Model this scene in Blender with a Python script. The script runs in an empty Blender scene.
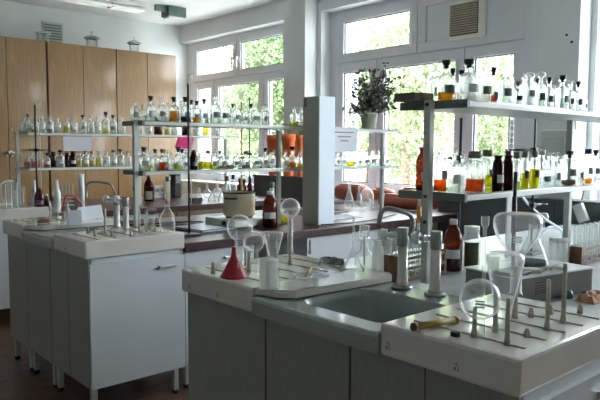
import bpy, bmesh, math, random
from mathutils import Vector, Matrix
R = math.radians
rnd = random.Random(7)
C = bpy.context.scene.collection
sc = bpy.context.scene

# ------------------------------------------------------------------ camera maths
F, YAW, PIT, ROL, H = 640.0, R(41.65), R(4.62), R(.28), 1.36
fw = Vector((math.sin(YAW)*math.cos(PIT), math.cos(YAW)*math.cos(PIT), -math.sin(PIT)))
rt0 = Vector((math.cos(YAW), -math.sin(YAW), 0)); up0 = rt0.cross(fw)
rt = rt0*math.cos(ROL)+up0*math.sin(ROL); up = -rt0*math.sin(ROL)+up0*math.cos(ROL)
EYE = Vector((0, 0, H))
def at(x, y, X=None, Y=None, Z=None):
    """the world point on a known plane that the photograph shows at (x, y)"""
    d = fw+(x-300)/F*rt-(y-200)/F*up
    for v, i in ((X, 0), (Y, 1), (Z, 2)):
        if v is not None: return EYE+d*((v-EYE[i])/d[i])
def depth(p): return (Vector(p)-EYE).dot(fw)

# ------------------------------------------------------------------ materials
def newmat(name):
    m = bpy.data.materials.new(name); m.use_nodes = True
    nt = m.node_tree; nt.nodes.clear()
    out = nt.nodes.new('ShaderNodeOutputMaterial')
    return m, nt, out
def N(nt, t, **k):
    n = nt.nodes.new(t)
    for a, v in k.items():
        if a in n.inputs: n.inputs[a].default_value = v
        else: setattr(n, a, v)
    return n
def c4(c): return (c[0], c[1], c[2], 1)
def mat(name, col, rough=.5, metal=0, var=.06, scale=8, bump=0, stretch=(1, 1, 1), spec=.5, coat=0, col2=None, detail=3, trans=0):
    m, nt, out = newmat(name)
    b = N(nt, 'ShaderNodeBsdfPrincipled'); b.inputs['Roughness'].default_value = rough
    b.inputs['Metallic'].default_value = metal; b.inputs['Specular IOR Level'].default_value = spec
    b.inputs['Coat Weight'].default_value = coat; b.inputs['Coat Roughness'].default_value = .08
    tc = N(nt, 'ShaderNodeTexCoord'); mp = N(nt, 'ShaderNodeMapping'); mp.inputs['Scale'].default_value = stretch
    no = N(nt, 'ShaderNodeTexNoise'); no.inputs['Scale'].default_value = scale; no.inputs['Detail'].default_value = detail
    nt.links.new(tc.outputs['Object'], mp.inputs[0]); nt.links.new(mp.outputs[0], no.inputs['Vector'])
    cr = N(nt, 'ShaderNodeValToRGB')
    a = col2 or tuple(max(0, v*(1-var*2)) for v in col); z = col if col2 else tuple(min(1, v*(1+var)) for v in col)
    cr.color_ramp.elements[0].color = c4(a); cr.color_ramp.elements[1].color = c4(z)
    cr.color_ramp.elements[0].position = .32; cr.color_ramp.elements[1].position = .68
    nt.links.new(no.outputs['Fac'], cr.inputs[0]); nt.links.new(cr.outputs[0], b.inputs['Base Color'])
    if bump:
        bu = N(nt, 'ShaderNodeBump'); bu.inputs['Strength'].default_value = bump; bu.inputs['Distance'].default_value = .01
        nt.links.new(no.outputs['Fac'], bu.inputs['Height']); nt.links.new(bu.outputs[0], b.inputs['Normal'])
    if trans: b.inputs['Transmission Weight'].default_value = trans
    nt.links.new(b.outputs[0], out.inputs[0]); return m
def glassmat(name, tint=(.93, .97, .95), edge=(.75, .8, .78), body=.06, edgew=.55, gloss=.9, power=1.5):
    """thin-walled glass: clear face on, milky and shiny towards the rim"""
    m, nt, out = newmat(name)
    lw = N(nt, 'ShaderNodeLayerWeight'); lw.inputs['Blend'].default_value = .35
    pw = N(nt, 'ShaderNodeMath', operation='POWER'); pw.inputs[1].default_value = power
    nt.links.new(lw.outputs['Facing'], pw.inputs[0])
    ma = N(nt, 'ShaderNodeMath', operation='MULTIPLY_ADD'); ma.inputs[1].default_value = edgew; ma.inputs[2].default_value = body
    ma.use_clamp = True
    nt.links.new(pw.outputs[0], ma.inputs[0])
    tr = N(nt, 'ShaderNodeBsdfTransparent'); tr.inputs[0].default_value = c4(tint)
    tl = N(nt, 'ShaderNodeBsdfTranslucent'); tl.inputs[0].default_value = c4(edge)
    df = N(nt, 'ShaderNodeBsdfDiffuse'); df.inputs[0].default_value = c4(edge)
    m1 = N(nt, 'ShaderNodeMixShader'); m1.inputs[0].default_value = .5
    nt.links.new(tl.outputs[0], m1.inputs[1]); nt.links.new(df.outputs[0], m1.inputs[2])
    m2 = N(nt, 'ShaderNodeMixShader'); nt.links.new(ma.outputs[0], m2.inputs[0])
    nt.links.new(tr.outputs[0], m2.inputs[1]); nt.links.new(m1.outputs[0], m2.inputs[2])
    gl = N(nt, 'ShaderNodeBsdfGlossy'); gl.inputs['Roughness'].default_value = .06
    l5 = N(nt, 'ShaderNodeLayerWeight'); l5.inputs['Blend'].default_value = .5
    p5 = N(nt, 'ShaderNodeMath', operation='POWER'); p5.inputs[1].default_value = 5.0
    nt.links.new(l5.outputs['Facing'], p5.inputs[0])
    mu = N(nt, 'ShaderNodeMath', operation='MULTIPLY_ADD'); mu.inputs[1].default_value = gloss*.75; mu.inputs[2].default_value = .05*gloss
    nt.links.new(p5.outputs[0], mu.inputs[0])
    m3 = N(nt, 'ShaderNodeMixShader'); nt.links.new(mu.outputs[0], m3.inputs[0])
    nt.links.new(m2.outputs[0], m3.inputs[1]); nt.links.new(gl.outputs[0], m3.inputs[2])
    nt.links.new(m3.outputs[0], out.inputs[0]); return m
def liquid(name, col, dens=.45):
    m, nt, out = newmat(name)
    tr = N(nt, 'ShaderNodeBsdfTransparent'); tr.inputs[0].default_value = c4(col)
    tl = N(nt, 'ShaderNodeBsdfTranslucent'); tl.inputs[0].default_value = c4(col)
    df = N(nt, 'ShaderNodeBsdfDiffuse'); df.inputs[0].default_value = c4(col)
    m1 = N(nt, 'ShaderNodeMixShader'); m1.inputs[0].default_value = .5
    nt.links.new(tl.outputs[0], m1.inputs[1]); nt.links.new(df.outputs[0], m1.inputs[2])
    m2 = N(nt, 'ShaderNodeMixShader'); m2.inputs[0].default_value = dens
    nt.links.new(tr.outputs[0], m2.inputs[1]); nt.links.new(m1.outputs[0], m2.inputs[2])
    gl = N(nt, 'ShaderNodeBsdfGlossy'); gl.inputs['Roughness'].default_value = .08
    m3 = N(nt, 'ShaderNodeMixShader'); m3.inputs[0].default_value = .06
    nt.links.new(m2.outputs[0], m3.inputs[1]); nt.links.new(gl.outputs[0], m3.inputs[2])
    nt.links.new(m3.outputs[0], out.inputs[0]); return m

M = {}
M['wall'] = mat('painted_wall', (.68, .71, .72), .85, var=.02, scale=3)
M['ceiling'] = mat('ceiling_paint', (.78, .79, .79), .9, var=.02, scale=2)
M['floor'] = mat('brown_lino', (.15, .085, .055), .35, var=.25, scale=5, stretch=(1, 6, 1))
M['frame'] = mat('window_white', (.66, .68, .71), .4, var=.01)
M['extwall'] = mat('render_white', (.85, .87, .86), .9, var=.03)
M['oak'] = mat('oak_veneer', (.25, .145, .052), .3, col2=(.17, .095, .033), scale=9, stretch=(6, 6, .35), detail=6, coat=.3)
M['oak_dark'] = mat('gap_dark', (.03, .028, .026), .8)
M['laminate'] = mat('grey_laminate', (.29, .30, .27), .42, var=.04, scale=60, stretch=(3, 3, .3))
M['white_lam'] = mat('white_laminate', (.60, .64, .67), .35, var=.02, scale=4)
M['ceramic'] = mat('cream_stoneware', (.68, .67, .62), .10, var=.03, scale=5, coat=.6)
M['basin'] = mat('grey_green_stoneware', (.33, .38, .355), .12, var=.04, scale=5, coat=.5)
M['metalgrey'] = mat('grey_paint_metal', (.50, .53, .50), .45, var=.04)
M['darkmetal'] = mat('dark_green_metal', (.13, .17, .145), .45, var=.1)
M['black'] = mat('black_rubber', (.012, .012, .014), .5)
M['rod'] = mat('dark_steel', (.035, .045, .05), .35, metal=.6)
M['chrome'] = mat('chrome', (.82, .84, .85), .28, metal=1, var=.02)
M['gunmetal'] = mat('dull_nickel', (.34, .36, .355), .38, metal=.75, var=.08)
M['brown_top'] = mat('brown_worktop', (.062, .032, .034), .34, var=.15, scale=20, spec=.35)
M['pale_top'] = mat('pale_worktop', (.55, .58, .60), .25, var=.05, scale=6)  # on the nearest bench this paleness is painted-in reflected light
M['shelf'] = mat('shelf_grey', (.60, .64, .61), .4, var=.03)
M['shelfglass'] = mat('green_glass_sheet', (.16, .24, .20), .1, var=.1, coat=.5)
M['cork'] = mat('cork', (.38, .30, .17), .8, var=.2, scale=200)
M['khaki'] = mat('khaki_stopper', (.30, .27, .16), .5)
M['bluecap'] = mat('blue_cap', (.03, .05, .25), .4)
M['redstop'] = mat('dark_red_stopper', (.16, .015, .02), .4)
M['pinkstop'] = mat('pink_rubber', (.5, .28, .24), .6)
M['labelw'] = mat('label_white', (.72, .74, .74), .7)
M['labelg'] = mat('label_grey', (.24, .27, .29), .7, var=.2, scale=60)
M['labeld'] = mat('label_dark', (.035, .035, .045), .6)
M['white'] = mat('white_plastic', (.75, .77, .76), .4)
M['paper'] = mat('white_paper', (.78, .80, .84), .85, var=.02)
def thinsheet(name, c):
    m, nt, out = newmat(name)
    d = N(nt, 'ShaderNodeBsdfDiffuse'); t = N(nt, 'ShaderNodeBsdfTranslucent'); mx = N(nt, 'ShaderNodeMixShader'); mx.inputs[0].default_value = .45
    for q in (d, t): q.inputs[0].default_value = c4(c)
    nt.links.new(d.outputs[0], mx.inputs[1]); nt.links.new(t.outputs[0], mx.inputs[2]); nt.links.new(mx.outputs[0], out.inputs[0]); return m
M['paper'] = thinsheet('white_paper_sheet', (.86, .88, .92))
M['pinksheet'] = thinsheet('pink_plastic_sheet', (.85, .12, .35))
M['ink'] = mat('grey_ink', (.25, .25, .28), .8)
M['red'] = mat('red_plastic', (.42, .01, .025), .3, coat=.3)
M['wood'] = mat('brown_wood', (.17, .085, .045), .55, var=.25, scale=14, stretch=(1, 8, 1))
M['peg'] = mat('peg_plastic', (.46, .45, .37), .5, var=.12, scale=30)
M['terracotta'] = mat('terracotta_plastic', (.38, .095, .05), .5, var=.1, scale=4)
M['orange'] = mat('orange_pot', (.80, .17, .04), .5, var=.08)
M['cream_enamel'] = mat('cream_enamel', (.72, .64, .43), .25, coat=.5, var=.03)
M['blue'] = mat('blue_tray', (.015, .09, .14), .3, var=.2)
M['dgrey'] = mat('dark_grey_board', (.085, .10, .10), .6, var=.08)
M['boxgrey'] = mat('apparatus_grey', (.10, .11, .095), .5, var=.06)
M['boxtop_lit'] = mat('apparatus_lit_top', (.62, .66, .67), .3, var=.05)  # pale version of the grey box, light on its top put into colour
M['greenpaint'] = mat('green_grey_fixture', (.14, .21, .18), .5)
M['tube'] = mat('lamp_tube', (.72, .72, .72), .4)
M['yellow'] = mat('yellow_wood', (.38, .26, .04), .45, var=.2, scale=30)
M['amberplastic'] = mat('amber_clip', (.8, .36, .03), .4)
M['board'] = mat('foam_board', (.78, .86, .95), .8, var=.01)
M['boardside'] = mat('foam_board_side', (.46, .48, .43), .8, var=.02)  # greyer copy of the board colour, for its shaded side
M['pink'] = mat('pink_bag', (.75, .12, .32), .5)
M['purple'] = mat('purple_label', (.25, .12, .3), .5)
M['vent'] = mat('vent_cream', (.85, .84, .72), .5)
M['ventin'] = mat('vent_slat', (.42, .38, .29), .6)
M['ventgap'] = mat('vent_gap', (.03, .03, .025), .8)
M['leaf'] = mat('houseplant_leaf', (.06, .14, .06), .5, col2=(.075, .045, .06), scale=25)
M['leaf2'] = mat('trailing_leaf', (.06, .17, .05), .5, var=.3)
M['soil'] = mat('soil', (.05, .03, .02), .9)
M['creampot'] = mat('cream_pot', (.62, .60, .50), .5)
M['cloth'] = mat('pale_cloth', (.62, .62, .55), .9, bump=.4, scale=40)
M['redcloth'] = mat('patterned_red_cloth', (.5, .13, .07), .9, col2=(.42, .32, .22), scale=30, bump=.4)
M['news'] = mat('printed_wrapper', (.03, .03, .035), .35, col2=(.45, .47, .5), scale=22, stretch=(1, 3, 1))
M['bounce_ground'] = mat('pale_bounce_ground', (.62, .62, .56), .9, var=.3, scale=2)  # ground colour added pale so daylight bounces up through the windows
M['bark'] = mat('bark', (.14, .10, .07), .9, var=.3, scale=10)
M['teal'] = mat('teal_plastic', (.03, .16, .15), .4)
def leafmat(name, a, b):
    m, nt, out = newmat(name)
    g = N(nt, 'ShaderNodeNewGeometry'); cr = N(nt, 'ShaderNodeValToRGB')
    cr.color_ramp.elements[0].color = c4(a); cr.color_ramp.elements[1].color = c4(b)
    nt.links.new(g.outputs['Random Per Island'], cr.inputs[0])
    d = N(nt, 'ShaderNodeBsdfDiffuse'); t = N(nt, 'ShaderNodeBsdfTranslucent'); mx = N(nt, 'ShaderNodeMixShader')
    mx.inputs[0].default_value = .5
    for s in (d, t): nt.links.new(cr.outputs[0], s.inputs[0])
    nt.links.new(d.outputs[0], mx.inputs[1]); nt.links.new(t.outputs[0], mx.inputs[2])
    nt.links.new(mx.outputs[0], out.inputs[0]); return m
M['tree1'] = leafmat('leaf_yellow_green', (.17, .22, .12), (.32, .37, .23))
M['tree2'] = leafmat('leaf_mid_green', (.11, .16, .085), (.23, .30, .17))
M['glass'] = glassmat('clear_glass', tint=(.96, .98, .97), edge=(.95, .97, .96), body=.16, edgew=.7)
def heroglass():
    m, nt, out = newmat('blown_glass')
    g = N(nt, 'ShaderNodeBsdfGlass'); g.inputs['IOR'].default_value = 1.46; g.inputs['Roughness'].default_value = .0; g.inputs['Color'].default_value = (.97, .99, .985, 1)
    t = N(nt, 'ShaderNodeBsdfTransparent'); t.inputs[0].default_value = (.97, .98, .98, 1)
    mx = N(nt, 'ShaderNodeMixShader'); mx.inputs[0].default_value = .42
    nt.links.new(t.outputs[0], mx.inputs[1]); nt.links.new(g.outputs[0], mx.inputs[2])
    d = N(nt, 'ShaderNodeBsdfTranslucent'); d.inputs[0].default_value = (.9, .95, .95, 1)
    lw = N(nt, 'ShaderNodeLayerWeight'); lw.inputs['Blend'].default_value = .4
    pw = N(nt, 'ShaderNodeMath', operation='POWER'); pw.inputs[1].default_value = 3.0
    nt.links.new(lw.outputs['Facing'], pw.inputs[0])
    mu = N(nt, 'ShaderNodeMath', operation='MULTIPLY_ADD'); mu.inputs[1].default_value = .25; mu.inputs[2].default_value = .004
    nt.links.new(pw.outputs[0], mu.inputs[0])
    m2 = N(nt, 'ShaderNodeMixShader'); nt.links.new(mu.outputs[0], m2.inputs[0])
    nt.links.new(mx.outputs[0], m2.inputs[1]); nt.links.new(d.outputs[0], m2.inputs[2])
    nt.links.new(m2.outputs[0], out.inputs[0]); return m
M['bottleglass'] = heroglass()
M['flask'] = glassmat('flask_glass', tint=(.955, .975, .97), edge=(1, 1, 1), body=.10, edgew=1.7, gloss=1.0, power=2.5)
M['frost'] = glassmat('translucent_plastic', tint=(.9, .92, .9), edge=(.8, .82, .78), body=.42, edgew=.4, gloss=.4)
M['amber'] = glassmat('amber_glass', tint=(.42, .11, .03), edge=(.22, .055, .02), body=.3, edgew=.45)
M['darkamber'] = glassmat('dark_amber_glass', tint=(.25, .04, .025), edge=(.14, .025, .015), body=.4, edgew=.3)
M['hose'] = glassmat('clear_hose', tint=(.75, .85, .92), edge=(.55, .65, .75), body=.5, edgew=.4)
M['pane'] = glassmat('window_pane', tint=(.97, .98, .98), edge=(.9, .9, .9), body=.0, edgew=.0, gloss=.6)
LQ = {'orange': liquid('liquid_orange', (1, .28, .01), .35), 'yellow': liquid('liquid_yellow', (1, .92, .02), .35),
      'amber': liquid('liquid_amber', (1, .55, .03), .35), 'red': liquid('liquid_red', (.95, .10, .03), .4),
      'clear': liquid('liquid_clear', (.93, .96, .95), .10), 'peach': liquid('powder_peach', (.85, .6, .42), .9),
      'green': liquid('liquid_green', (.8, .88, .2), .3), 'dark': liquid('liquid_dark', (.02, .015, .02), .95),
      'blue': liquid('liquid_blue', (.03, .08, .12), .8)}

# ------------------------------------------------------------------ mesh builder
class MB:
    def __init__(s): s.bm = bmesh.new()
    def box(s, x0, x1, y0, y1, z0, z1, bev=0, rot=None):
        r = bmesh.ops.create_cube(s.bm, size=1)
        vs = r['verts']
        for v in vs: v.co = Vector(((x0+x1)/2+v.co.x*(x1-x0), (y0+y1)/2+v.co.y*(y1-y0), (z0+z1)/2+v.co.z*(z1-z0)))
        if bev:
            es = list({e for v in vs for e in v.link_edges})
            bmesh.ops.bevel(s.bm, geom=es, offset=bev, segments=2, affect='EDGES', profile=.6)
        return s
    def lathe(s, prof, n=20, o=(0, 0, 0), M4=None, cap0=True, cap1=True):
        o = Vector(o); rings = []
        def T(v): return (M4 @ v if M4 else v)+o
        for r, z in prof:
            rings.append([s.bm.verts.new(T(Vector((r*math.cos(2*math.pi*i/n), r*math.sin(2*math.pi*i/n), z)))) for i in range(n)])
        for a, b in zip(rings, rings[1:]):
            for i in range(n):
                f = s.bm.faces.new((a[i], a[(i+1) % n], b[(i+1) % n], b[i])); f.smooth = True
        if cap0 and prof[0][0] > 0: s.bm.faces.new(rings[0][::-1])
        if cap1 and prof[-1][0] > 0: s.bm.faces.new(rings[-1])
        return s
    def cyl(s, r, z0, z1, o=(0, 0, 0), n=16, r2=None): return s.lathe([(r, z0), (r2 if r2 is not None else r, z1)], n, o)
    def rod(s, a, b, r, n=10, r2=None):
        a = Vector(a); b = Vector(b); d = b-a
        q = d.to_track_quat('Z', 'Y').to_matrix()
        return s.lathe([(r, 0), (r if r2 is None else r2, d.length)], n, a, q)
    def tube(s, pts, r, n=10, sub=6):
        pts = [Vector(p) for p in pts]; P = []
        if sub > 1 and len(pts) > 2:
            e = [pts[0]*2-pts[1]]+pts+[pts[-1]*2-pts[-2]]
            for i in range(1, len(e)-2):
                p0, p1, p2, p3 = e[i-1:i+3]
                for k in range(sub):
                    t = k/sub
                    P.append(.5*((2*p1)+(p2-p0)*t+(2*p0-5*p1+4*p2-p3)*t*t+(3*p1-3*p2+p3-p0)*t**3))
            P.append(pts[-1])
        else: P = pts
        rings = []; nrm = None
        for i, p in enumerate(P):
            t = (P[min(i+1, len(P)-1)]-P[max(i-1, 0)]).normalized()
            if nrm is None: nrm = t.orthogonal().normalized()
            nrm = (nrm-t*nrm.dot(t)).normalized(); b = t.cross(nrm)
            rings.append([s.bm.verts.new(p+r*(math.cos(2*math.pi*k/n)*nrm+math.sin(2*math.pi*k/n)*b)) for k in range(n)])
        for a, b in zip(rings, rings[1:]):
            for i in range(n):
                f = s.bm.faces.new((a[i], a[(i+1) % n], b[(i+1) % n], b[i])); f.smooth = True
        s.bm.faces.new(rings[0][::-1]); s.bm.faces.new(rings[-1]); return s
    def prism(s, poly, z0, z1, bev=0):
        a = [s.bm.verts.new((x, y, z0)) for x, y in poly]; b = [s.bm.verts.new((x, y, z1)) for x, y in poly]
        n = len(poly)
        top = s.bm.faces.new(b); s.bm.faces.new(a[::-1])
        for i in range(n): s.bm.faces.new((a[i], a[(i+1) % n], b[(i+1) % n], b[i]))
        if bev: bmesh.ops.bevel(s.bm, geom=list(top.edges), offset=bev, segments=2, affect='EDGES')
        return s
    def mesh(s, name, m):
        bmesh.ops.recalc_face_normals(s.bm, faces=s.bm.faces)
        me = bpy.data.meshes.new(name); s.bm.to_mesh(me); s.bm.free()
        if m: me.materials.append(m)
        return me
    def build(s, name, m, parent=None, loc=None, rz=0):
        o = bpy.data.objects.new(name, s.mesh(name, m)); C.objects.link(o)
        if parent: o.parent = parent
        if loc is not None: o.location = loc
        if rz: o.rotation_euler.z = rz
        return o
def tag(o, label, cat, group=None, kind=None):
    if label: o['label'] = label
    if cat: o['category'] = cat
    if group: o['group'] = group
    if kind: o['kind'] = kind
    return o
def thing(name, label, cat, loc=(0, 0, 0), rz=0, group=None):
    o = bpy.data.objects.new(name, None); C.objects.link(o); o.location = loc; o.rotation_euler.z = rz
    o.empty_display_size = .05
    return tag(o, label, cat, group)
def struct(name, mb, m): return tag(mb.build(name, m), None, None, kind='structure')
def linked(name, me, parent, loc=None, scale=None, m=None):
    o = bpy.data.objects.new(name, me); C.objects.link(o); o.parent = parent
    if loc is not None: o.location = loc
    if scale is not None: o.scale = scale
    if m is not None:
        o.material_slots[0].link = 'OBJECT'; o.material_slots[0].material = m
    return o

# ================================================================== room shell
CEIL, BACK, WALLX = 3.06, 8.0, 4.83
XMIN, YMIN = -3.0, -3.5
struct('floor', MB().box(XMIN-.2, 5.42, YMIN-.2, BACK+.2, -.2, 0), M['floor'])
struct('ceiling', MB().box(XMIN-.2, 5.42, YMIN-.2, BACK+.2, CEIL, CEIL+.25), M['ceiling'])
struct('wall_back', MB().box(XMIN-.2, 5.42, BACK, BACK+.2, 0, CEIL), M['wall'])
struct('wall_left', MB().box(XMIN-.2, XMIN, YMIN, BACK, 0, CEIL), M['wall'])
struct('wall_near', MB().box(XMIN-.2, 5.42, YMIN-.2, YMIN, 0, CEIL), M['wall'])
# window wall: parapet, lintel beam, piers between three window bays
SILL, WTOP = .88, 2.83
bays = [(5.30, 7.86), (2.66, 5.10), (-.9, 2.14)]
w = MB()
w.box(WALLX, 5.42, YMIN, BACK, 0, SILL)
w.box(WALLX, 5.42, YMIN, BACK, WTOP, CEIL)
prev = YMIN
for a, b in sorted(bays):
    w.box(WALLX, 5.42, prev, a, SILL, WTOP); prev = b
w.box(4.97, 5.42, prev, BACK, SILL, WTOP)
struct('wall_right', w, M['wall'])
# square columns standing proud of the window wall
struct('trim_1', MB().box(4.65, WALLX, 5.16, 5.51, 0, CEIL), M['wall'])
struct('trim_2', MB().box(4.65, WALLX, 2.184, 2.50, 0, CEIL), M['wall'])
q = MB()
for px, py in ((567, 35), (572, 42)):
    p = at(px, py, X=4.65); q.rod((4.652, p.y, p.z), (4.64, p.y, p.z), .009)
tag(q.build('wall_screw', M['black']), 'pair of small black screws in the grey column beside the window', 'screw')
struct('trim_3', MB().box(4.80, WALLX, 2.53, 2.60, 0, CEIL), M['frame'])
for i, (a, b) in enumerate(bays):
    struct('trim_%d' % (i+4), MB().box(4.70, 5.02, a+.01, b-.01, SILL-.002, SILL+.03, .006), M['frame'])

def sash(par, y0, y1, z0, z1, X=5.0, fr=.075, panel=False, handle=None):
    s = MB()
    X0, X1 = X-.03, X+.04
    s.box(X0, X1, y0, y1, z0, z0+fr, .004); s.box(X0, X1, y0, y1, z1-fr, z1, .004)
    s.box(X0, X1, y0, y0+fr, z0+fr, z1-fr, .004); s.box(X0, X1, y1-fr, y1, z0+fr, z1-fr, .004)
    f = s.build('sash_frame', M['frame'], par)
    if panel:
        MB().box(X-.005, X+.02, y0+fr, y1-fr, z0+fr, z1-fr).build('sash_panel', M['wall'], f)
    else:
        MB().box(X, X+.008, y0+fr, y1-fr, z0+fr, z1-fr).build('pane', M['pane'], f)
        gk = MB(); g = .012
        for (a, b, c, d) in ((y0+fr, y1-fr, z0+fr, z0+fr+g), (y0+fr, y1-fr, z1-fr-g, z1-fr), (y0+fr, y0+fr+g, z0+fr, z1-fr), (y1-fr-g, y1-fr, z0+fr, z1-fr)):
            gk.box(X-.012, X-.001, a, b, c, d)
        gk.build('gasket', M['labelg'], f)
    if handle:
        hy, hz = handle
        h = MB().box(X0-.012, X0, hy-.014, hy+.014, hz-.035, hz+.035, .004)
        h.box(X0-.045, X0-.012, hy-.008, hy+.008, hz+.01, hz+.03, .003); h.box(X0-.05, X0-.035, hy-.01, hy+.01, hz-.10, hz+.03, .004)
        h.build('handle', M['white'], f)
def win(n):
    o = thing('window_%d' % n, None, None); o['kind'] = 'structure'; return o
w1 = win(1)
sash(w1, 6.845, 7.86, 2.29, 2.79, handle=(6.89, 2.5)); sash(w1, 5.83, 6.83, 2.29, 2.79, handle=(6.79, 2.5)); sash(w1, 5.30, 5.82, 2.29, 2.79)
sash(w1, 7.36, 7.86, .91, 2.275, fr=.085); sash(w1, 6.29, 7.345, .91, 2.275, fr=.085); sash(w1, 5.30, 6.275, .91, 2.275, fr=.085)
w2 = win(2)
sash(w2, 3.92, 4.99, 2.275, 2.79, fr=.09); sash(w2, 2.80, 3.905, 2.275, 2.79, fr=.09, panel=True, handle=(3.95, 2.45))
sash(w2, 4.43, 4.99, .91, 2.26, fr=.09); sash(w2, 3.38, 4.415, .91, 2.26, fr=.09); sash(w2, 2.80, 3.365, .91, 2.26, fr=.09)
MB().box(4.97, 5.04, 4.99, 5.10, .91, 2.83).box(4.97, 5.04, 2.66, 2.80, .91, 2.83).box(4.97, 5.04, 2.80, 4.99, 2.79, 2.83).box(4.985, 5.04, 2.80, 4.99, 2.25, 2.285).box(4.985, 5.04, 3.36, 3.385, .9, 2.28).box(4.985, 5.04, 4.41, 4.435, .9, 2.28).box(4.985, 5.04, 3.90, 3.925, 2.27, 2.8).build('outer_frame', M['frame'], w2)
MB().box(4.97, 5.04, 5.30, 7.86, 2.79, 2.83).box(4.985, 5.04, 5.3, 7.86, 2.265, 2.3).box(4.985, 5.04, 7.335, 7.37, .9, 2.28).box(4.985, 5.04, 6.265, 6.30, .9, 2.28).box(4.985, 5.04, 6.82, 6.855, 2.27, 2.8).build('outer_frame', M['frame'], w1)
w3 = win(3)
for k in range(3):
    a = -.9+k*1.013; sash(w3, a, a+1.0, .91, 2.26, fr=.085); sash(w3, a, a+1.0, 2.275, 2.80, fr=.085)
# heating pipes down the pier beside the second window
# air vent in the window panel
v = thing('ventilation_grille', 'cream square ventilation grille in the panel above the window', 'vent', (0, 0, 0))
a = at(450, 20, X=4.95); b = at(484, 20, X=4.95); zt = at(465, 1, X=4.95).z; zb = at(465, 39, X=4.95).z
MB().box(4.93, 4.99, b.y, a.y, zb, zt, .01).build('housing', M['vent'], v)
MB().box(4.925, 4.935, b.y+.045, a.y-.02, zb+.035, zt-.02).build('opening', M['ventgap'], v)
s = MB()
for k in range(13):
    z = zb+.045+k*(zt-zb-.08)/12.0
    s.box(4.91, 4.928, b.y+.045, a.y-.02, z, z+.012)
s.build('slats', M['ventin'], v)

# outside: ground made pale to bounce daylight into the room, trees
tag(MB().box(5.5, 60, -25, 45, -1.2, -1.0).build('bounce_yard', M['bounce_ground']), 'ground outside the windows, made pale to bounce light inside', 'yard', kind='structure')
def tree(x, y, h, rad, m, label, seed):
    r = random.Random(seed)
    t = thing('tree', label, 'tree', (x, y, -1.0), group='trees outside the windows')
    MB().lathe([(.22, 0), (.16, h*.3), (.08, h*.75)], 10).build('trunk', M['bark'], t)
    bm = bmesh.new(); verts = []
    lobes = [(r.uniform(-.55, .55)*rad, r.uniform(-.55, .55)*rad, h*r.uniform(.10, .92), rad*r.uniform(.4, .62)) for _ in range(22)]
    for i in range(22000):
        lx, ly, lz, lr = r.choice(lobes)
        d = Vector((r.gauss(0, 1), r.gauss(0, 1), r.gauss(0, 1))).normalized()*lr*(r.random()**.4)
        c = Vector((lx, ly, lz))+d
        if c.z < .2: continue
        s = r.uniform(.06, .13); q = Vector((r.gauss(0, 1), r.gauss(0, 1), r.gauss(0, 1))).normalized(); u = q.orthogonal().normalized()*s; w_ = q.cross(u).normalized()*s*.7
        bm.faces.new([bm.verts.new(c+u), bm.verts.new(c+w_), bm.verts.new(c-u), bm.verts.new(c-w_)])
    me = bpy.data.meshes.new('foliage'); bm.to_mesh(me); bm.free(); me.materials.append(m)
    o = bpy.data.objects.new('foliage', me); C.objects.link(o); o.parent = t
for k, (x, y, h, rad, mm, lab) in enumerate((
    (20, 8.2, 9.4, 3.3, 'tree2', 'green tree outside, nearest the right edge of the second window'),
    (20, 16.2, 9.6, 3.3, 'tree1', 'broad yellow-green tree outside behind the potted plant'),
    (20, 24.2, 9.2, 3.3, 'tree2', 'green tree outside the right half of the far window'),
    (20, 32.2, 9.6, 3.3, 'tree1', 'pale tree outside the left half of the far window'),
    (29, 17.5, 11.5, 3.6, 'tree1', 'second-line tree seen in the gap right of the potted plant'),
    (29, 26.3, 11.5, 3.6, 'tree2', 'second-line tree between the two nearer window-side trees'),
    (29, 35.2, 11.5, 3.6, 'tree1', 'second-line tree outside behind the right of the far window'),
    (29, 44.2, 12, 3.8, 'tree2', 'second-line tree furthest left outside the far window'))):
    tree(x, y, h, rad, M[mm], lab, k+1)
# ================================================================== wall cupboards at the back
CY = 7.4
def cupboard(x0, x1, label, handle=False, lever=False):
    t = thing('wooden_cupboard', label, 'cupboard', (x0, CY, 0), group='wooden cupboards along the back wall')
    W = x1-x0
    MB().box(0, W, .02, .55, .05, 2.555).build('carcass', M['oak'], t)
    MB().box(.01, W-.01, .04, .5, 0, .05).build('plinth', M['oak_dark'], t)
    h = W/2
    for k in range(2):
        for z0, z1 in ((.06, 1.295), (1.303, 2.55)):
            d = MB().box(k*h+.003, (k+1)*h-.003, 0, .019, z0, z1, .002).build('door', M['oak'], t)
            if k == 1 and handle or z0 < 1: 
                kx = k*h+(.03 if k else h-.03)
                kz = z1-.03 if z0 < 1 else z0+.25
                MB().rod((kx, .0, kz), (kx, -.03, kz), .007).build('lock', M['chrome'], d)
    if lever:
        MB().rod((h+.01, 0, 1.30), (h+.01, -.03, 1.30), .02).tube([(h+.01, -.03, 1.30), (h+.03, -.05, 1.295), (h+.07, -.05, 1.27)], .012).build('lever_handle', M['chrome'], t)
    return t
cupboard(.99, 1.855, 'oak veneer cupboard at the far left end of the row')
cupboard(1.867, 2.728, 'oak veneer cupboard left of the dark vertical gap', True, True)
cupboard(2.745, 3.570, 'oak veneer cupboard right of the dark gap, under the middle glass jar', True)
cupboard(3.577, 4.408, 'oak veneer cupboard at the right end nearest the far window')
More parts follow.
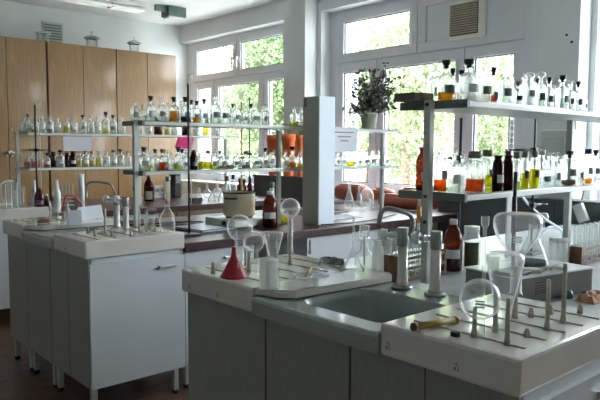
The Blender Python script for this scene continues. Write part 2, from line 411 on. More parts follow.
# glass jars with lids on the cupboards
for nm, px, wpx, lid, lab in (('glass_jar', 43, 15, 0, 'low open glass dish jar on the cupboard, in front of the wall grille'),
                             ('glass_jar', 92, 14, 1, 'lidded glass jar on the cupboards, middle one of three'),
                             ('glass_jar', 134, 12, 1, 'lidded glass jar on the cupboards, nearest the window')):
    p = at(px, 40, Y=7.6); r = wpx/2*depth(p)/F
    t = thing(nm, lab, 'jar', (p.x, 7.6, 2.556), group='glass jars on top of the cupboards')
    MB().lathe([(r*.7, 0), (r*.78, .01), (r*.78, .10), (r*.95, .115)], 24, cap1=False).build('bowl', M['glass'], t)
    MB().lathe([(r*.9, .112), (r*1.05, .115), (r*1.0, .122), (r*.88, .12)], 24, cap0=False, cap1=False).build('rim', M['metalgrey'], t)
    if lid:
        MB().lathe([(r*1.1, .125), (r*.9, .145), (r*.3, .16), (r*.14, .165), (r*.12, .19), (r*.22, .2), (.001, .21)], 24).build('lid', M['glass'], t)
        MB().lathe([(r*1.13, .123), (r*1.13, .128)], 24).build('lid_rim', M['greenpaint'], t)
    else:
        MB().lathe([(r*.8, .115), (r*.3, .14), (.001, .142)], 20).build('cover', M['glass'], t)
g = thing('wall_grille', 'grey louvred air grille on the back wall above the cupboards', 'grille')
a = at(42, 21, Y=7.99); b = at(63, 41, Y=7.99)
MB().box(a.x, b.x, 7.985, 8.0, b.z-.03, a.z).build('plate', M['metalgrey'], g)
s = MB()
for k in range(8):
    z = a.z-.03-k*.033; s.box(a.x+.02, b.x-.02, 7.97, 7.986, z-.012, z)
s.build('louvres', M['darkmetal'], g)

# ceiling lights
t = thing('fluorescent_light', 'long white fluorescent fitting across the upper left ceiling', 'light')
ya = at(147, 11, Z=2.96)
MB().box(ya.x-2.4, ya.x, ya.y-.02, ya.y+.22, 3.0, CEIL-.002, .01).build('housing', M['tube'], t)
for dy in (.04, .16):
    MB().rod((ya.x-2.36, ya.y+dy, 2.972), (ya.x-.02, ya.y+dy, 2.972), .024, 14).build('tube', M['tube'], t)
for dx in (.4, 1.4):
    MB().box(ya.x-dx-.03, ya.x-dx, ya.y+.02, ya.y+.18, 2.952, 3.0, .003).build('tube_clip', M['greenpaint'], t)
t = thing('projector_bracket', 'green-grey folded metal bracket hanging from the ceiling', 'bracket')
a = at(167, 15, Z=2.95); b = at(186, 16, Z=2.95)
MB().box(a.x, b.x+.04, a.y-.05, a.y+.14, 2.94, CEIL-.002, .006).build('hanger', M['greenpaint'], t)
MB().box(a.x-.14, a.x-.001, a.y+.0, a.y+.06, 2.99, CEIL-.002, .004).build('arm', M['greenpaint'], t)
MB().box(a.x+.02, b.x+.02, a.y-.03, a.y+.12, 2.925, 2.94).build('cover', M['tube'], t)

# ================================================================== benches
TX0, TX1 = 1.27, 1.83      # draining tray depth
def tray(par, y0, y1, z=.90, xr=TX1, marks=(), pegs=(), grooves=True):
    m = MB().box(TX0, xr, y0, y1, z-.088, z, .009)
    t = m.build('draining_tray', M['ceramic'], par)
    if grooves:
        g = MB()
        for k in range(5):
            x = TX0+.082+.098*k
            g.rod((x, y0+.035, z-.0005), (x, y1-.05, z-.0005), .0042, 8)
        g.build('ridges', M['peg'], t)
    for y in marks:
        bpy_text(t, 'M3', y, z-.068)
    return t
def bpy_text(par, s, y, z):
    # small stamped mark: a triangle above two characters, made from thin strokes on the tray's front face
    X = TX0-.0012
    m = MB()
    def st(y0_, z0_, y1_, z1_): m.rod((X, y-y0_*.62, z+z0_*.7), (X, y-y1_*.62, z+z1_*.7), .0008, 5)
    st(-.006, .022, .006, .022); st(-.006, .022, 0, .032); st(.006, .022, 0, .032)
    st(-.012, 0, -.012, .014); st(-.012, .014, -.008, .006); st(-.008, .006, -.004, .014); st(-.004, .014, -.004, 0)
    st(.003, .014, .010, .014); st(.010, .014, .006, .008); st(.006, .008, .011, .004); st(.011, .004, .003, 0)
    m.build('stamped_mark', M['ink'], par)
def peg(x, y, h, par, z=.90, r=.0055, tilt=0):
    m = MB().lathe([(r*1.5, 0), (r*1.4, min(.012, h*.5)), (r*1.15, min(.02, h*.7)), (r, h-.003), (r*.7, h)], 10)
    o = m.build('peg', M['peg'], par, (x, y, z))
    return o
def basin(par, y0, y1, z=.872):
    """bow-fronted stoneware sink: rim, front apron and hollow bowl"""
    xf, xb = 1.275, 1.80
    n = 14
    out = []
    for i in range(n+1):
        t = i/n; y = y0+(y1-y0)*t
        out.append((xf-.012-.012*(1-(2*t-1)**4), y))
    # bowl outline (rounded)
    bx0, bx1, by0, by1, rr = 1.345, 1.655, y0+.035, y1-.14, .06
    def rrect(x0, x1, ya, yb, r, k=6):
        pts = []
        for cx, cy, a0 in ((x1-r, yb-r, 0), (x0+r, yb-r, 90), (x0+r, ya+r, 180), (x1-r, ya+r, 270)):
            for i in range(k+1):
                a = R(a0+90*i/k); pts.append((cx+r*math.cos(a), cy+r*math.sin(a)))
        return pts
    inner = rrect(bx0, bx1, by0, by1, rr)
    m = MB(); bm = m.bm
    outer = [(xb, y0), (xb, y1)]+[(x, y) for x, y in reversed(out)]
    # resample the outer outline by angle about the bowl centre
    cx, cy = (bx0+bx1)/2, (by0+by1)/2
    def hit(ax, ay):
        best = None
        for i in range(len(outer)):
            x1, y1_ = outer[i]; x2, y2 = outer[(i+1) % len(outer)]
            dx, dy = x2-x1, y2-y1_; den = ax*dy-ay*dx
            if abs(den) < 1e-9: continue
            t = ((x1-cx)*dy-(y1_-cy)*dx)/den; u = ((x1-cx)*ay-(y1_-cy)*ax)/den
            if t > 0 and -1e-6 <= u <= 1+1e-6 and (best is None or t < best): best = t
        return (cx+ax*best, cy+ay*best)
    dirs = []
    for x, y in inner+[(cx+(x-cx)*.9, cy+(y-cy)*.9) for x, y in outer]:
        dirs.append(math.atan2(y-cy, x-cx))
    dirs = sorted(set(round(a, 4) for a in dirs))
    def hit_in(a):
        ax, ay = math.cos(a), math.sin(a); best = None
        for i in range(len(inner)):
            x1, y1_ = inner[i]; x2, y2 = inner[(i+1) % len(inner)]
            dx, dy = x2-x1, y2-y1_; den = ax*dy-ay*dx
            if abs(den) < 1e-12: continue
            t = ((x1-cx)*dy-(y1_-cy)*dx)/den; u = ((x1-cx)*ay-(y1_-cy)*ax)/den
            if t > 0 and -1e-4 <= u <= 1+1e-4 and (best is None or t < best): best = t
        return best
    rings = []
    O = [hit(math.cos(a), math.sin(a)) for a in dirs]; I = [hit_in(a) for a in dirs]
    def ring(f, zz): rings.append([bm.verts.new((*f(k), zz)) for k in range(len(dirs))])
    def fin(s_, off): return lambda k: (cx+math.cos(dirs[k])*(I[k]*s_+off), cy+math.sin(dirs[k])*(I[k]*s_+off))
    def fo(off):
        def g(k):
            x, y = O[k]; l = math.hypot(x-cx, y-cy); return (x+(cx-x)/l*off, y+(cy-y)/l*off)
        return g
    ring(fo(.012), z-.062); ring(fo(0), z-.057); ring(fo(0), z-.012); ring(fo(.004), z-.003); ring(fo(.014), z)
    ring(fin(1, .008), z-.001); ring(fin(1, 0), z-.006); ring(fin(.99, 0), z-.03); ring(fin(.93, 0), z-.14); ring(fin(.85, 0), z-.165); ring(fin(.08, 0), z-.175)
    for q, (a, b) in enumerate(zip(rings, rings[1:])):
        for i in range(len(a)):
            f = bm.faces.new((a[i], a[(i+1) % len(a)], b[(i+1) % len(a)], b[i])); f.smooth = q > 4
    bm.faces.new(rings[-1])
    s = m.build('sink_basin', M['basin'], par)
    MB().cyl(.018, 0, .004, (cx, cy, z-.176)).build('drain', M['chrome'], s)
    return s

def cabinet(label, y0, y1, x0, x1, top=.81, parts=(), legs=True, m='laminate', handles=()):
    t = thing('bench_cabinet', label, 'cabinet', (0, 0, 0), group='white laboratory bench cabinets')
    MB().box(x0+.018, x1, y0+.0, y1, .147, top).build('carcass', M['white_lam'], t)
    if top < .75:
        MB().box(x0+.018, x1, y0, y0+.016, top+.001, .808).box(x1-.016, x1, y0+.017, y1, top+.001, .70+.11).build('side_panel', M['white_lam'], t)
    for a, b in parts:
        MB().box(x0, x0+.017, a+.002, b-.002, .15, .808, .001).build('front_panel', M[m], t)
    for a, b, hd in handles:
        d = MB().box(a+.002, b-.002, y0-.018, y0-.001, .152, .782, .001).build('door', M['white_lam'], t)
        if hd:
            hx = hd
            MB().box(hx-.05, hx+.05, y0-.034, y0-.026, .72, .735, .002).box(hx-.05, hx-.04, y0-.03, y0-.018, .72, .735).box(hx+.04, hx+.05, y0-.03, y0-.018, .72, .735).build('handle', M['chrome'], d)
    if legs:
        for lx in (x0+.03, x1-.04):
            for ly in (y0+.03, y1-.03):
                l = MB().box(lx-.014, lx+.014, ly-.014, ly+.014, .02, .148).build('leg', M['metalgrey'], t)
                MB().cyl(.017, 0, .022, (lx, ly, 0)).build('foot', M['black'], l)
    return t
def worktop(label, x0, x1, y0, y1, m, zt=.84):
    return tag(MB().box(x0, x1, y0, y1, zt-(.05 if m == 'brown_top' else .034), zt, .005).build('worktop', M[m]), label, 'worktop')

def bench_end(label, y0, ys0, ys1, y1, marks0, marks1):
    t = thing('sink_unit', label, 'sink', (0, 0, 0), group='stoneware sink units at the bench ends')
    a = tray(t, y0, ys0, marks=marks0); b = tray(t, ys1, y1, marks=marks1)
    basin(t, ys0+.002, ys1-.002)
    MB().prism([(TX0+.012, ys1+.004), (TX0+.03, ys1-.07), (TX0+.075, ys1-.13), (TX1-.04, ys1-.155), (TX1-.008, ys1-.13), (TX1-.004, ys1+.004)], .876, .8995, .006).build('tray_lip', M['ceramic'], b)
    return t, a, b
# bench 1 (nearest)
s1, t1r, t1l = bench_end('nearest stoneware sink with draining trays either side', .70, 1.105, 1.66, 2.11, (1.075, at(456.5, 375, X=TX0).y), (at(190, 290, X=TX0).y, at(218, 300, X=TX0).y))
cabinet('pale grey cabinet under the left tray of the nearest sink', 1.62, 2.10, 1.29, 1.82, parts=((1.62, 2.10),))
cabinet('pale grey cabinet directly below the nearest sink bowl', 1.235, 1.615, 1.29, 1.82, top=.70, parts=((1.235, 1.615),))
cabinet('grey cabinet under the right-hand tray of the nearest sink', .71, 1.23, 1.29, 1.82, top=.70, parts=((.97, 1.23), (.71, .97)), handles=((1.29, 1.82, 1.7),))
cabinet('grey cabinet along the near side of the nearest bench', .75, 1.35, 1.85, 4.2, top=.805, handles=((1.85, 2.4, 2.1), (2.4, 2.95, 2.6)))
cabinet('white cabinet along the far side of the nearest bench', 1.40, 2.05, 1.85, 4.2, top=.805)
worktop('nearest bench worktop behind the sink, window reflection painted pale', TX1+.004, 4.40, .72, 2.09, 'pale_top')  # pale colour stands in for daylight reflected on a brown top
# bench 2
s2, t2r, t2l = bench_end('stoneware sink unit on the middle bench', 3.0, 3.41, 3.90, 4.27, (3.24,), (4.2, 3.9))
cabinet('white cabinet at the corner of the middle bench with chrome handle', 3.02, 3.52, 1.29, 1.83, top=.70, parts=((3.02, 3.27), (3.272, 3.52)), handles=((1.29, 1.83, 1.72),))
cabinet('grey cabinet under the left tray of the middle sink', 3.90, 4.24, 1.29, 1.83, parts=((3.90, 4.24),))
cabinet('grey cabinet below the middle sink bowl', 3.525, 3.895, 1.29, 1.83, top=.70, parts=((3.525, 3.895),))
cabinet('white cabinet with chrome handle beneath the brown middle worktop', 3.05, 3.6, 1.85, 2.33, top=.789, handles=((1.85, 2.33, 2.16),))
cabinet('white cabinet under the middle worktop beside the dark knee space', 3.05, 3.6, 2.76, 3.46, top=.789, handles=((2.76, 3.46, 3.3),))
worktop('brown worktop of the middle bench under the pot and hotplate', TX1+.004, 4.40, 3.0, 4.23, 'brown_top')
# bench 3
s3, t3r, t3l = bench_end('stoneware sink unit on the far left bench', 4.98, 5.25, 5.70, 6.2, (), ())
cabinet('white cabinet of the far bench at the left picture edge', 5.0, 5.5, 1.29, 1.83, top=.70, parts=((5.0, 5.5),), handles=((1.31, 1.83, 0),))
cabinet('white cabinet on the far side of the far bench', 5.55, 6.18, 1.29, 1.83, top=.70, parts=((5.55, 6.18),))
cabinet('white cabinet beneath the far brown worktop', 5.03, 5.6, 1.85, 2.8, top=.789, handles=((1.85, 2.33, 0), (2.33, 2.8, 0)))
worktop('brown worktop of the far bench', TX1+.004, 4.30, 4.98, 6.18, 'brown_top')
# dark cupboards under the windows
for y0, y1, z, lab in ((4.75, 5.80, 1.06, 'dark grey low cupboard under the windows carrying orange pots'), (1.2, 3.25, 1.0, 'dark grey low cupboard under the near window behind the bottles')):
    t = thing('low_cupboard', lab, 'cupboard', (4.45, y0, 0), group='dark low cupboards below the windows')
    L = y1-y0
    MB().box(.018, .18, 0, L, .05, z-.02).build('carcass', M['dgrey'], t)
    MB().box(-.01, .185, -.01, L+.01, z-.02, z, .003).build('top', M['dgrey'], t)
    MB().box(.03, .17, .01, L-.01, 0, .05).build('plinth', M['black'], t)
    for k in range(2): MB().box(0, .017, k*L/2+.003, (k+1)*L/2-.003, .06, z-.025).build('door', M['dgrey'], t)

# ================================================================== reagent racks
def rack(label, x0, x1, y0, y1, zlo, zhi, posts, py=0, zbase=.84, end_dark=True):
    t = thing('bottle_rack', label, 'rack', (x0, (y0+y1)/2, zbase), group='steel bottle racks on the benches')
    yc = (y0+y1)/2-(y0+y1)/2
    hy = (y1-y0)/2
    L = x1-x0
    for i, px in enumerate(posts):
        xx = px-x0
        zt = zhi-zbase+(.004 if i == 0 else -.03)
        p = MB().box(xx-.013, xx+.013, py-.013, py+.013, .0605 if i == 0 else .0005, zt, .002).build('post', M['metalgrey'], t)
        if i == 0:
            for zz in (zlo-zbase-.012, zlo-zbase-.10, zhi-zbase-.012):
                MB().rod((xx-.013, py-.002, zz), (xx-.019, py-.002, zz), .006).build('bolt', M['black'], p)
    for z in (zlo, zhi):
        zz = z-zbase
        sh = MB().box(0, L, -hy, hy, zz-.022, zz-.004, .002).build('shelf', M['shelf'], t)
        MB().box(.004, L-.004, -hy+.004, hy-.004, zz-.004, zz).build('glass_sheet', M['shelfglass'], sh)
        if end_dark:
            MB().box(-.018, -.001, -hy-.004, hy+.004, zz-.026, zz+.002, .002).build('end_rail', M['darkmetal'], t)
    return t
rack('nearest bottle rack, standing behind the sink with clear and orange bottles', 1.80, 4.0, 1.20, 1.47, 1.212, 1.520, (1.768, 2.79, 3.9))
rack('middle bottle rack behind the pot, passing the upright white board', 1.765, 4.01, 3.31, 3.55, 1.226, 1.512, (1.735, 2.80, 3.87), py=-.06)
rack('far bottle rack in front of the wooden cupboards', 1.745, 3.78, 5.15, 5.40, 1.198, 1.476, (1.70, 2.75, 3.70), end_dark=False)

# ------------------------------------------------------------------ bottles (unit prototypes: diameter 1, height 1 incl. stopper)
P_NARROW = [(.47, 0), (.5, .015), (.5, .545), (.49, .58), (.44, .62), (.33, .655), (.22, .685), (.185, .72), (.185, .82), (.29, .83), (.29, .87), (.185, .875)]
P_WIDE = [(.46, 0), (.5, .02), (.5, .62), (.47, .69), (.38, .75), (.33, .78), (.33, .85), (.40, .86), (.40, .885), (.33, .89)]
P_ERL = [(.46, 0), (.5, .03), (.46, .14), (.22, .60), (.15, .70), (.15, .86), (.21, .87), (.15, .885)]
P_AMB = [(.46, 0), (.5, .02), (.5, .62), (.47, .70), (.36, .79), (.25, .84), (.25, .92), (.31, .93), (.31, .96), (.25, .97)]
def proto(prof, n=20):
    inner = [(max(.02, r-.03), max(z, .015)) for r, z in prof[::-1] if z <= .87]
    return MB().lathe(prof+inner, n, cap0=True, cap1=True).mesh('bottle_body', M['glass'])
BODY = {'narrow': proto(P_NARROW), 'wide': proto(P_WIDE), 'erlen': proto(P_ERL), 'amberb': MB().lathe(P_AMB, 20).mesh('bottle_body', M['amber'])}
ST = {'black': MB().lathe([(.14, .80), (.16, .88), (.24, .90), (.27, 1.0), (.2, 1.0)], 12).mesh('stopper', M['black']),
      'glass': MB().lathe([(.12, .80), (.14, .89), (.1, .92), (.12, .945), (.27, .96), (.29, .985), (.2, 1.0), (.001, 1.0)], 12).mesh('stopper', M['glass']),
      'tall': MB().lathe([(.12, .80), (.14, .88), (.09, .90), (.17, .94), (.10, .98), (.001, 1.0)], 12).mesh('stopper', M['glass']),
      'ball': MB().lathe([(.12, .72), (.14, .78), (.14, .80), (.38, .84), (.46, .90), (.38, .96), (.2, .995), (.001, 1.0)], 14).mesh('stopper', M['glass']),
      'cork': MB().lathe([(.28, .82), (.30, .90), (.33, 1.0), (.2, 1.0)], 12).mesh('stopper', M['cork']),
      'cap': MB().lathe([(.34, .86), (.36, .87), (.36, .99), (.3, 1.0)], 14).mesh('stopper', M['white'])}
STM = {'khaki': ('cork', 'khaki'), 'cork': ('cork', 'cork'), 'black': ('black', 'black'), 'pink': ('black', 'pinkstop'), 'redstop': ('black', 'redstop'),
       'blue': ('cap', 'bluecap'), 'white': ('cap', 'white'), 'glass': ('glass', 'glass'), 'tall': ('tall', 'glass'), 'ball': ('ball', 'glass'), 'brown': ('cork', 'wood')}
LIQ = MB().lathe([(.43, 0), (.462, .02), (.462, 1)], 16).mesh('liquid', M['glass'])
LIQE = MB().lathe([(.42, 0), (.45, .05), (.30, 1)], 16).mesh('liquid', M['glass'])
def label_mesh():
    m = MB(); bm = m.bm; n = 7; row = []
    for zz in (0, 1):
        row.append([bm.verts.new((.51*math.cos(a), .51*math.sin(a), zz)) for a in [R(-150+i*90/(n-1)+7) for i in range(n)]])
        row.append([bm.verts.new((.500*math.cos(a), .500*math.sin(a), zz)) for a in [R(-150+i*90/(n-1)+7) for i in range(n)]])
    a, ai, b, bi = row
    for i in range(n-1):
        bm.faces.new((a[i], a[i+1], b[i+1], b[i])); bm.faces.new((ai[i], ai[i+1], bi[i+1], bi[i]))
        bm.faces.new((a[i], a[i+1], ai[i+1], ai[i])); bm.faces.new((b[i], b[i+1], bi[i+1], bi[i]))
    for i in (0, n-1): bm.faces.new((a[i], ai[i], bi[i], b[i]))
    return m.mesh('label', M['labelg'])
LAB = label_mesh()
ORD = 'first second third fourth fifth sixth seventh eighth ninth tenth eleventh twelfth thirteenth fourteenth fifteenth sixteenth seventeenth eighteenth nineteenth twentieth'.split()
def ordinal(i):
    if i < 20: return ORD[i]
    if i < 30: return 'twenty-'+ORD[i-20] if i > 19 else ''
    if i == 29: return 'thirtieth'
    return 'thirty-'+ORD[i-30]
def ordi(i):  # i is 0-based
    n = i+1
    if n <= 20: return ORD[n-1]
    tens, u = divmod(n, 10)
    if u == 0: return {3: 'thirtieth', 4: 'fortieth'}[tens]
    return {2: 'twenty', 3: 'thirty', 4: 'forty'}[tens]+'-'+ORD[u-1]
STN = {'khaki': 'khaki-stoppered', 'cork': 'cork-stoppered', 'black': 'black-stoppered', 'pink': 'pink-stoppered', 'redstop': 'red-stoppered', 'blue': 'blue-capped',
       'white': 'white-capped', 'glass': 'glass-stoppered', 'tall': 'glass-stoppered', 'ball': 'ball-stoppered', 'brown': 'brown-stoppered', None: 'open'}
LQN = {'orange': 'orange liquid', 'yellow': 'yellow liquid', 'amber': 'amber liquid', 'red': 'red liquid', 'clear': '', 'peach': 'peach powder', 'green': 'yellow-green liquid', 'dark': '', None: '', 'blue': ''}
POSTS = {'nearest': [(2.79, 1.335, .038)], 'middle': [(2.80, 3.37, .038)], 'far': [(2.75, 5.275, .038), (3.70, 5.275, .038)]}
def place_bottles(where, group, specs, Yf, Yb, z, x0):
    specs = sorted(specs, key=lambda s: s[0])
    # keep neighbours in one row from cutting into each other
    done = [q for k_, v_ in POSTS.items() if k_ in where and 'lower' in where for q in v_]
    w_k = 1.12 if 'nearest' in where else 1.1
    for i, (x, top, w_, kind, stop, liq, lev, lab, row) in enumerate(specs):
        Y = Yf if row == 0 else Yb if row == 1 else row
        p = at(x, 150, Y=Y); d = depth(p)
        Wd = w_*w_k*d/F; Ht = at(x, top, Y=Y).z-z
        X = p.x
        if X < x0+Wd/2+.012: k_ = (x0+Wd/2+.012)/X; X *= k_; Y *= k_; Ht = at(x, top, Y=Y).z-z
        for _ in range(60):
            if not any(math.hypot(X-a_, Y-b_) < (Wd+c_)/2+.0008 for a_, b_, c_ in done): break
            X += .002
        done.append((X, Y, Wd))
        Ht = max(.05, Ht)
        am = kind in ('amberb', 'darkb')
        k = 'wide' if kind == 'darkb' else 'amberb' if am else kind
        desc = 'brown' if am else {'narrow': 'clear', 'wide': 'wide-mouthed', 'erlen': 'conical'}[kind]
        s = '%s %s bottle' % (STN[stop], desc)
        if LQN[liq]: s += ' of '+LQN[liq]
        s += ', %s from left on %s' % (ordi(i), where)
        t = thing('reagent_bottle', s, 'bottle', (X, Y, z), rnd.uniform(-.25, .25), group)
        t.scale = (Wd, Wd, Ht)
        linked('bottle_body', BODY[k], t, m=(M['darkamber'] if kind == 'darkb' else M['amber']) if am else (None if 'far' in where else M['bottleglass']))
        if stop:
            g, mm = STM[stop]; linked('stopper', ST[g], t, m=M[mm])
        if liq and lev:
            linked('liquid', LIQE if kind == 'erlen' else LIQ, t, (0, 0, .02), (1, 1, lev), LQ[liq])
        if lab:
            z0 = .2 if kind != 'wide' else .28
            h = .2
            if lab == 'D': z0, h = .16, .2
            linked('label', LAB, t, (0, 0, z0), (1, 1, h), M[{'w': 'labelw', 'g': 'labelg', 'd': 'labeld', 'D': 'labeld'}[lab]])
n_, w_, e_ = 'narrow', 'wide', 'erlen'
place_bottles("nearest rack's upper shelf", 'bottles on the upper shelf of the nearest rack', [
 (434, 63, 14, n_, 'glass', 'clear', .25, 'w', 1.435), (444.6, 60, 16, n_, 'black', 'amber', .2, 'g', 0), (451, 68, 9, n_, 'black', 'clear', .3, None, 1),
 (460, 70, 9, n_, 'black', 'amber', .35, None, 1), (467, 59, 17, n_, 'black', 'clear', .42, 'w', 0), (473, 70, 8, n_, 'glass', 'amber', .3, None, 1), (482.5, 62, 12.5, n_, 'glass', 'clear', .4, 'g', 0),
 (491.5, 67, 9, n_, 'black', 'orange', .3, 'g', 1), (503.5, 64, 11.5, n_, 'glass', 'clear', .45, 'g', 0), (510, 76, 7, n_, 'glass', 'clear', .3, None, 1),
 (516, 81, 9, n_, 'pink', 'clear', .3, 'd', 0), (522, 72, 8, n_, 'glass', 'clear', .3, None, 1), (527, 72, 11, w_, 'ball', 'clear', .35, 'g', 0), (536, 78, 8, n_, 'black', 'clear', .3, 'd', 1), (538.5, 71, 9, n_, 'ball', 'clear', .3, 'g', 0),
 (547, 77, 8.5, n_, 'black', 'clear', .3, 'g', 0), (552.5, 85, 7, n_, 'glass', 'clear', .3, 'g', 1), (560, 75, 11, n_, 'black', 'clear', .3, 'd', 0), (568, 80, 7.5, n_, 'glass', 'clear', .35, 'd', 0),
 (576, 81, 8, n_, 'black', 'clear', .35, 'd', 0), (582, 92, 6, n_, 'glass', 'clear', .35, 'g', 0)], 1.245, 1.40, 1.5205, 1.80)
place_bottles("nearest rack's lower shelf", 'bottles on the lower shelf of the nearest rack', [
 (423.5, 146, 12.5, 'amberb', None, 'dark', .02, 'w', 1.435), (441, 147, 13, w_, 'glass', 'orange', .25, 'w', 0), (454.5, 147, 12, n_, 'glass', 'clear', .3, 'w', 0), (463, 151, 8.5, n_, 'glass', 'clear', .3, None, 1),
 (471, 152, 8, n_, 'redstop', 'clear', .3, None, 1), (476, 151, 17.5, w_, 'khaki', 'orange', .30, None, 0), (488, 150, 15, w_, 'khaki', 'yellow', .3, 'g', 1), (498.5, 151, 10, 'darkb', None, 'dark', .02, 'w', 0),
 (508.5, 151, 10, 'darkb', 'redstop', 'dark', .3, None, 0), (517, 152, 9, w_, 'khaki', 'green', .2, None, 0), (525.5, 151, 8.5, w_, 'khaki', 'yellow', .4, 'd', 0), (535, 151, 9.5, w_, 'khaki', 'yellow', .5, 'd', 0),
 (542, 150, 8, w_, 'white', 'clear', .3, None, 1), (546, 160, 10.5, n_, 'glass', 'clear', .3, 'g', 0), (551, 153, 7.5, w_, 'glass', 'clear', .3, None, 1), (556.5, 152, 9, n_, 'glass', 'clear', .3, 'g', 0), (562, 156, 7, n_, 'glass', 'clear', .3, None, 1),
 (570, 151, 13, w_, 'black', 'peach', .14, 'g', 0), (580.5, 153, 8, n_, 'glass', 'clear', .35, 'g', 0), (588.5, 149, 9, w_, 'blue', 'amber', .14, 'g', 0), (596, 150, 9, n_, 'black', 'clear', .3, 'g', 1)], 1.245, 1.40, 1.2125, 1.80)
place_bottles("middle rack's upper shelf", 'bottles on the upper shelf of the middle rack', [
 (135.5, 99, 8, n_, None, 'clear', .3, 'w', 0), (142.5, 104, 6, n_, 'glass', 'clear', .3, None, 1), (151.5, 96, 9, n_, 'black', 'clear', .3, 'w', 0), (147, 102, 6, n_, 'glass', 'clear', .3, None, 1), (162.5, 97, 8.5, n_, 'glass', 'clear', .3, 'g', 0),
 (168, 102, 6, n_, 'glass', 'clear', .3, None, 1), (174.5, 97, 9, n_, 'black', 'amber', .42, None, 0), (181, 101, 6, n_, 'glass', 'clear', .3, 'w', 1), (186, 97, 9.5, n_, 'black', 'blue', .2, 'g', 0), (192, 100, 6, n_, 'redstop', 'clear', .3, None, 1),
 (197, 101, 7, n_, 'black', 'amber', .2, 'g', 0), (204.5, 99, 8, n_, 'black', 'clear', .3, 'g', 0), (209, 103, 6, n_, 'glass', 'clear', .3, None, 1), (215.5, 95, 9.5, n_, 'glass', 'clear', .3, 'g', 0),
 (226, 97, 10, n_, 'tall', 'clear', .3, 'g', 0), (233, 104, 6, n_, 'black', 'clear', .3, None, 1), (237, 101, 8.5, n_, 'glass', 'clear', .3, 'g', 0), (245.5, 105, 8, n_, 'glass', 'clear', .3, 'g', 0), (251, 104, 6, n_, 'black', 'clear', .3, None, 1),
 (255.5, 103, 9, n_, 'glass', 'clear', .3, 'g', 0), (262, 105, 6, n_, 'glass', 'clear', .3, None, 1), (265.5, 104, 7.5, n_, 'glass', 'clear', .3, 'g', 0), (294, 107, 8, n_, 'glass', 'yellow', .2, None, 0), (301, 107, 8, n_, 'glass', 'clear', .2, None, 0),
 (351, 111, 7, w_, 'white', 'clear', .3, 'w', 0)], 3.355, 3.49, 1.5125, 1.765)
place_bottles("middle rack's lower shelf", 'bottles on the lower shelf of the middle rack', [
 (137.5, 150, 6, n_, 'glass', 'clear', .3, None, 0), (144, 147, 9.5, n_, 'black', 'clear', .3, 'w', 0), (151, 151, 6, n_, 'glass', 'yellow', .2, None, 1), (155, 149, 7.5, n_, 'black', 'clear', .3, None, 0),
 (162, 149, 8.5, n_, 'cork', 'orange', .36, None, 0), (168, 150, 5, n_, 'glass', 'yellow', .4, None, 1), (171, 152, 6, n_, 'glass', 'clear', .3, None, 0), (176, 147, 8.5, n_, 'black', 'green', .25, 'w', 0), (182, 149, 7, n_, 'black', 'clear', .3, None, 1),
 (185, 150, 7.5, n_, 'glass', 'clear', .3, 'g', 0), (193.6, 150, 7, 'darkb', 'redstop', 'dark', .02, 'g', 0), (199, 151, 6, n_, 'glass', 'clear', .3, None, 1), (201.5, 152, 6.5, w_, 'glass', 'yellow', .45, None, 0), (207.5, 150, 7, w_, 'cork', 'yellow', .38, None, 0),
 (214.5, 149, 7.5, n_, 'glass', 'green', .2, 'g', 0), (220, 151, 6, n_, 'black', 'clear', .3, None, 1), (223, 150, 7, n_, 'glass', 'peach', .14, 'g', 0), (229.5, 151, 7.5, n_, 'glass', 'peach', .2, None, 0), (237, 150, 7.5, n_, 'glass', 'clear', .3, 'g', 0),
 (242, 152, 6, n_, 'glass', 'clear', .3, None, 1), (246, 151, 7.5, n_, 'brown', 'peach', .16, 'g', 0), (257, 149, 9, n_, 'glass', 'clear', .3, 'g', 0), (265.5, 148, 7, n_, 'black', 'clear', .3, 'g', 0), (272, 149, 7, w_, 'khaki', 'clear', .3, 'w', 0), (281, 150, 7, n_, 'glass', 'clear', .3, 'w', 0),
 (290, 146.5, 10, e_, 'black', 'amber', .24, None, 0), (299, 150, 7, n_, 'glass', 'yellow', .2, None, 0),
 (332.5, 151, 5.5, n_, 'glass', 'amber', .2, 'w', 0), (338, 151, 5, n_, 'glass', 'clear', .2, 'g', 0), (343.5, 150, 6, n_, 'white', 'clear', .2, 'w', 0), (351, 152, 8, w_, 'glass', 'yellow', .32, None, 0), (358.5, 151, 6.5, n_, 'glass', 'clear', .2, 'g', 0), (366, 150, 7, n_, 'glass', 'clear', .2, 'g', 0),
 (373, 149, 7, n_, 'glass', 'clear', .2, 'g', 0), (380, 149, 5.5, n_, 'tall', 'clear', .2, 'g', 3.44), (386.5, 151, 5.5, n_, 'glass', 'clear', .2, 'w', 3.355)], 3.355, 3.49, 1.2265, 1.765)
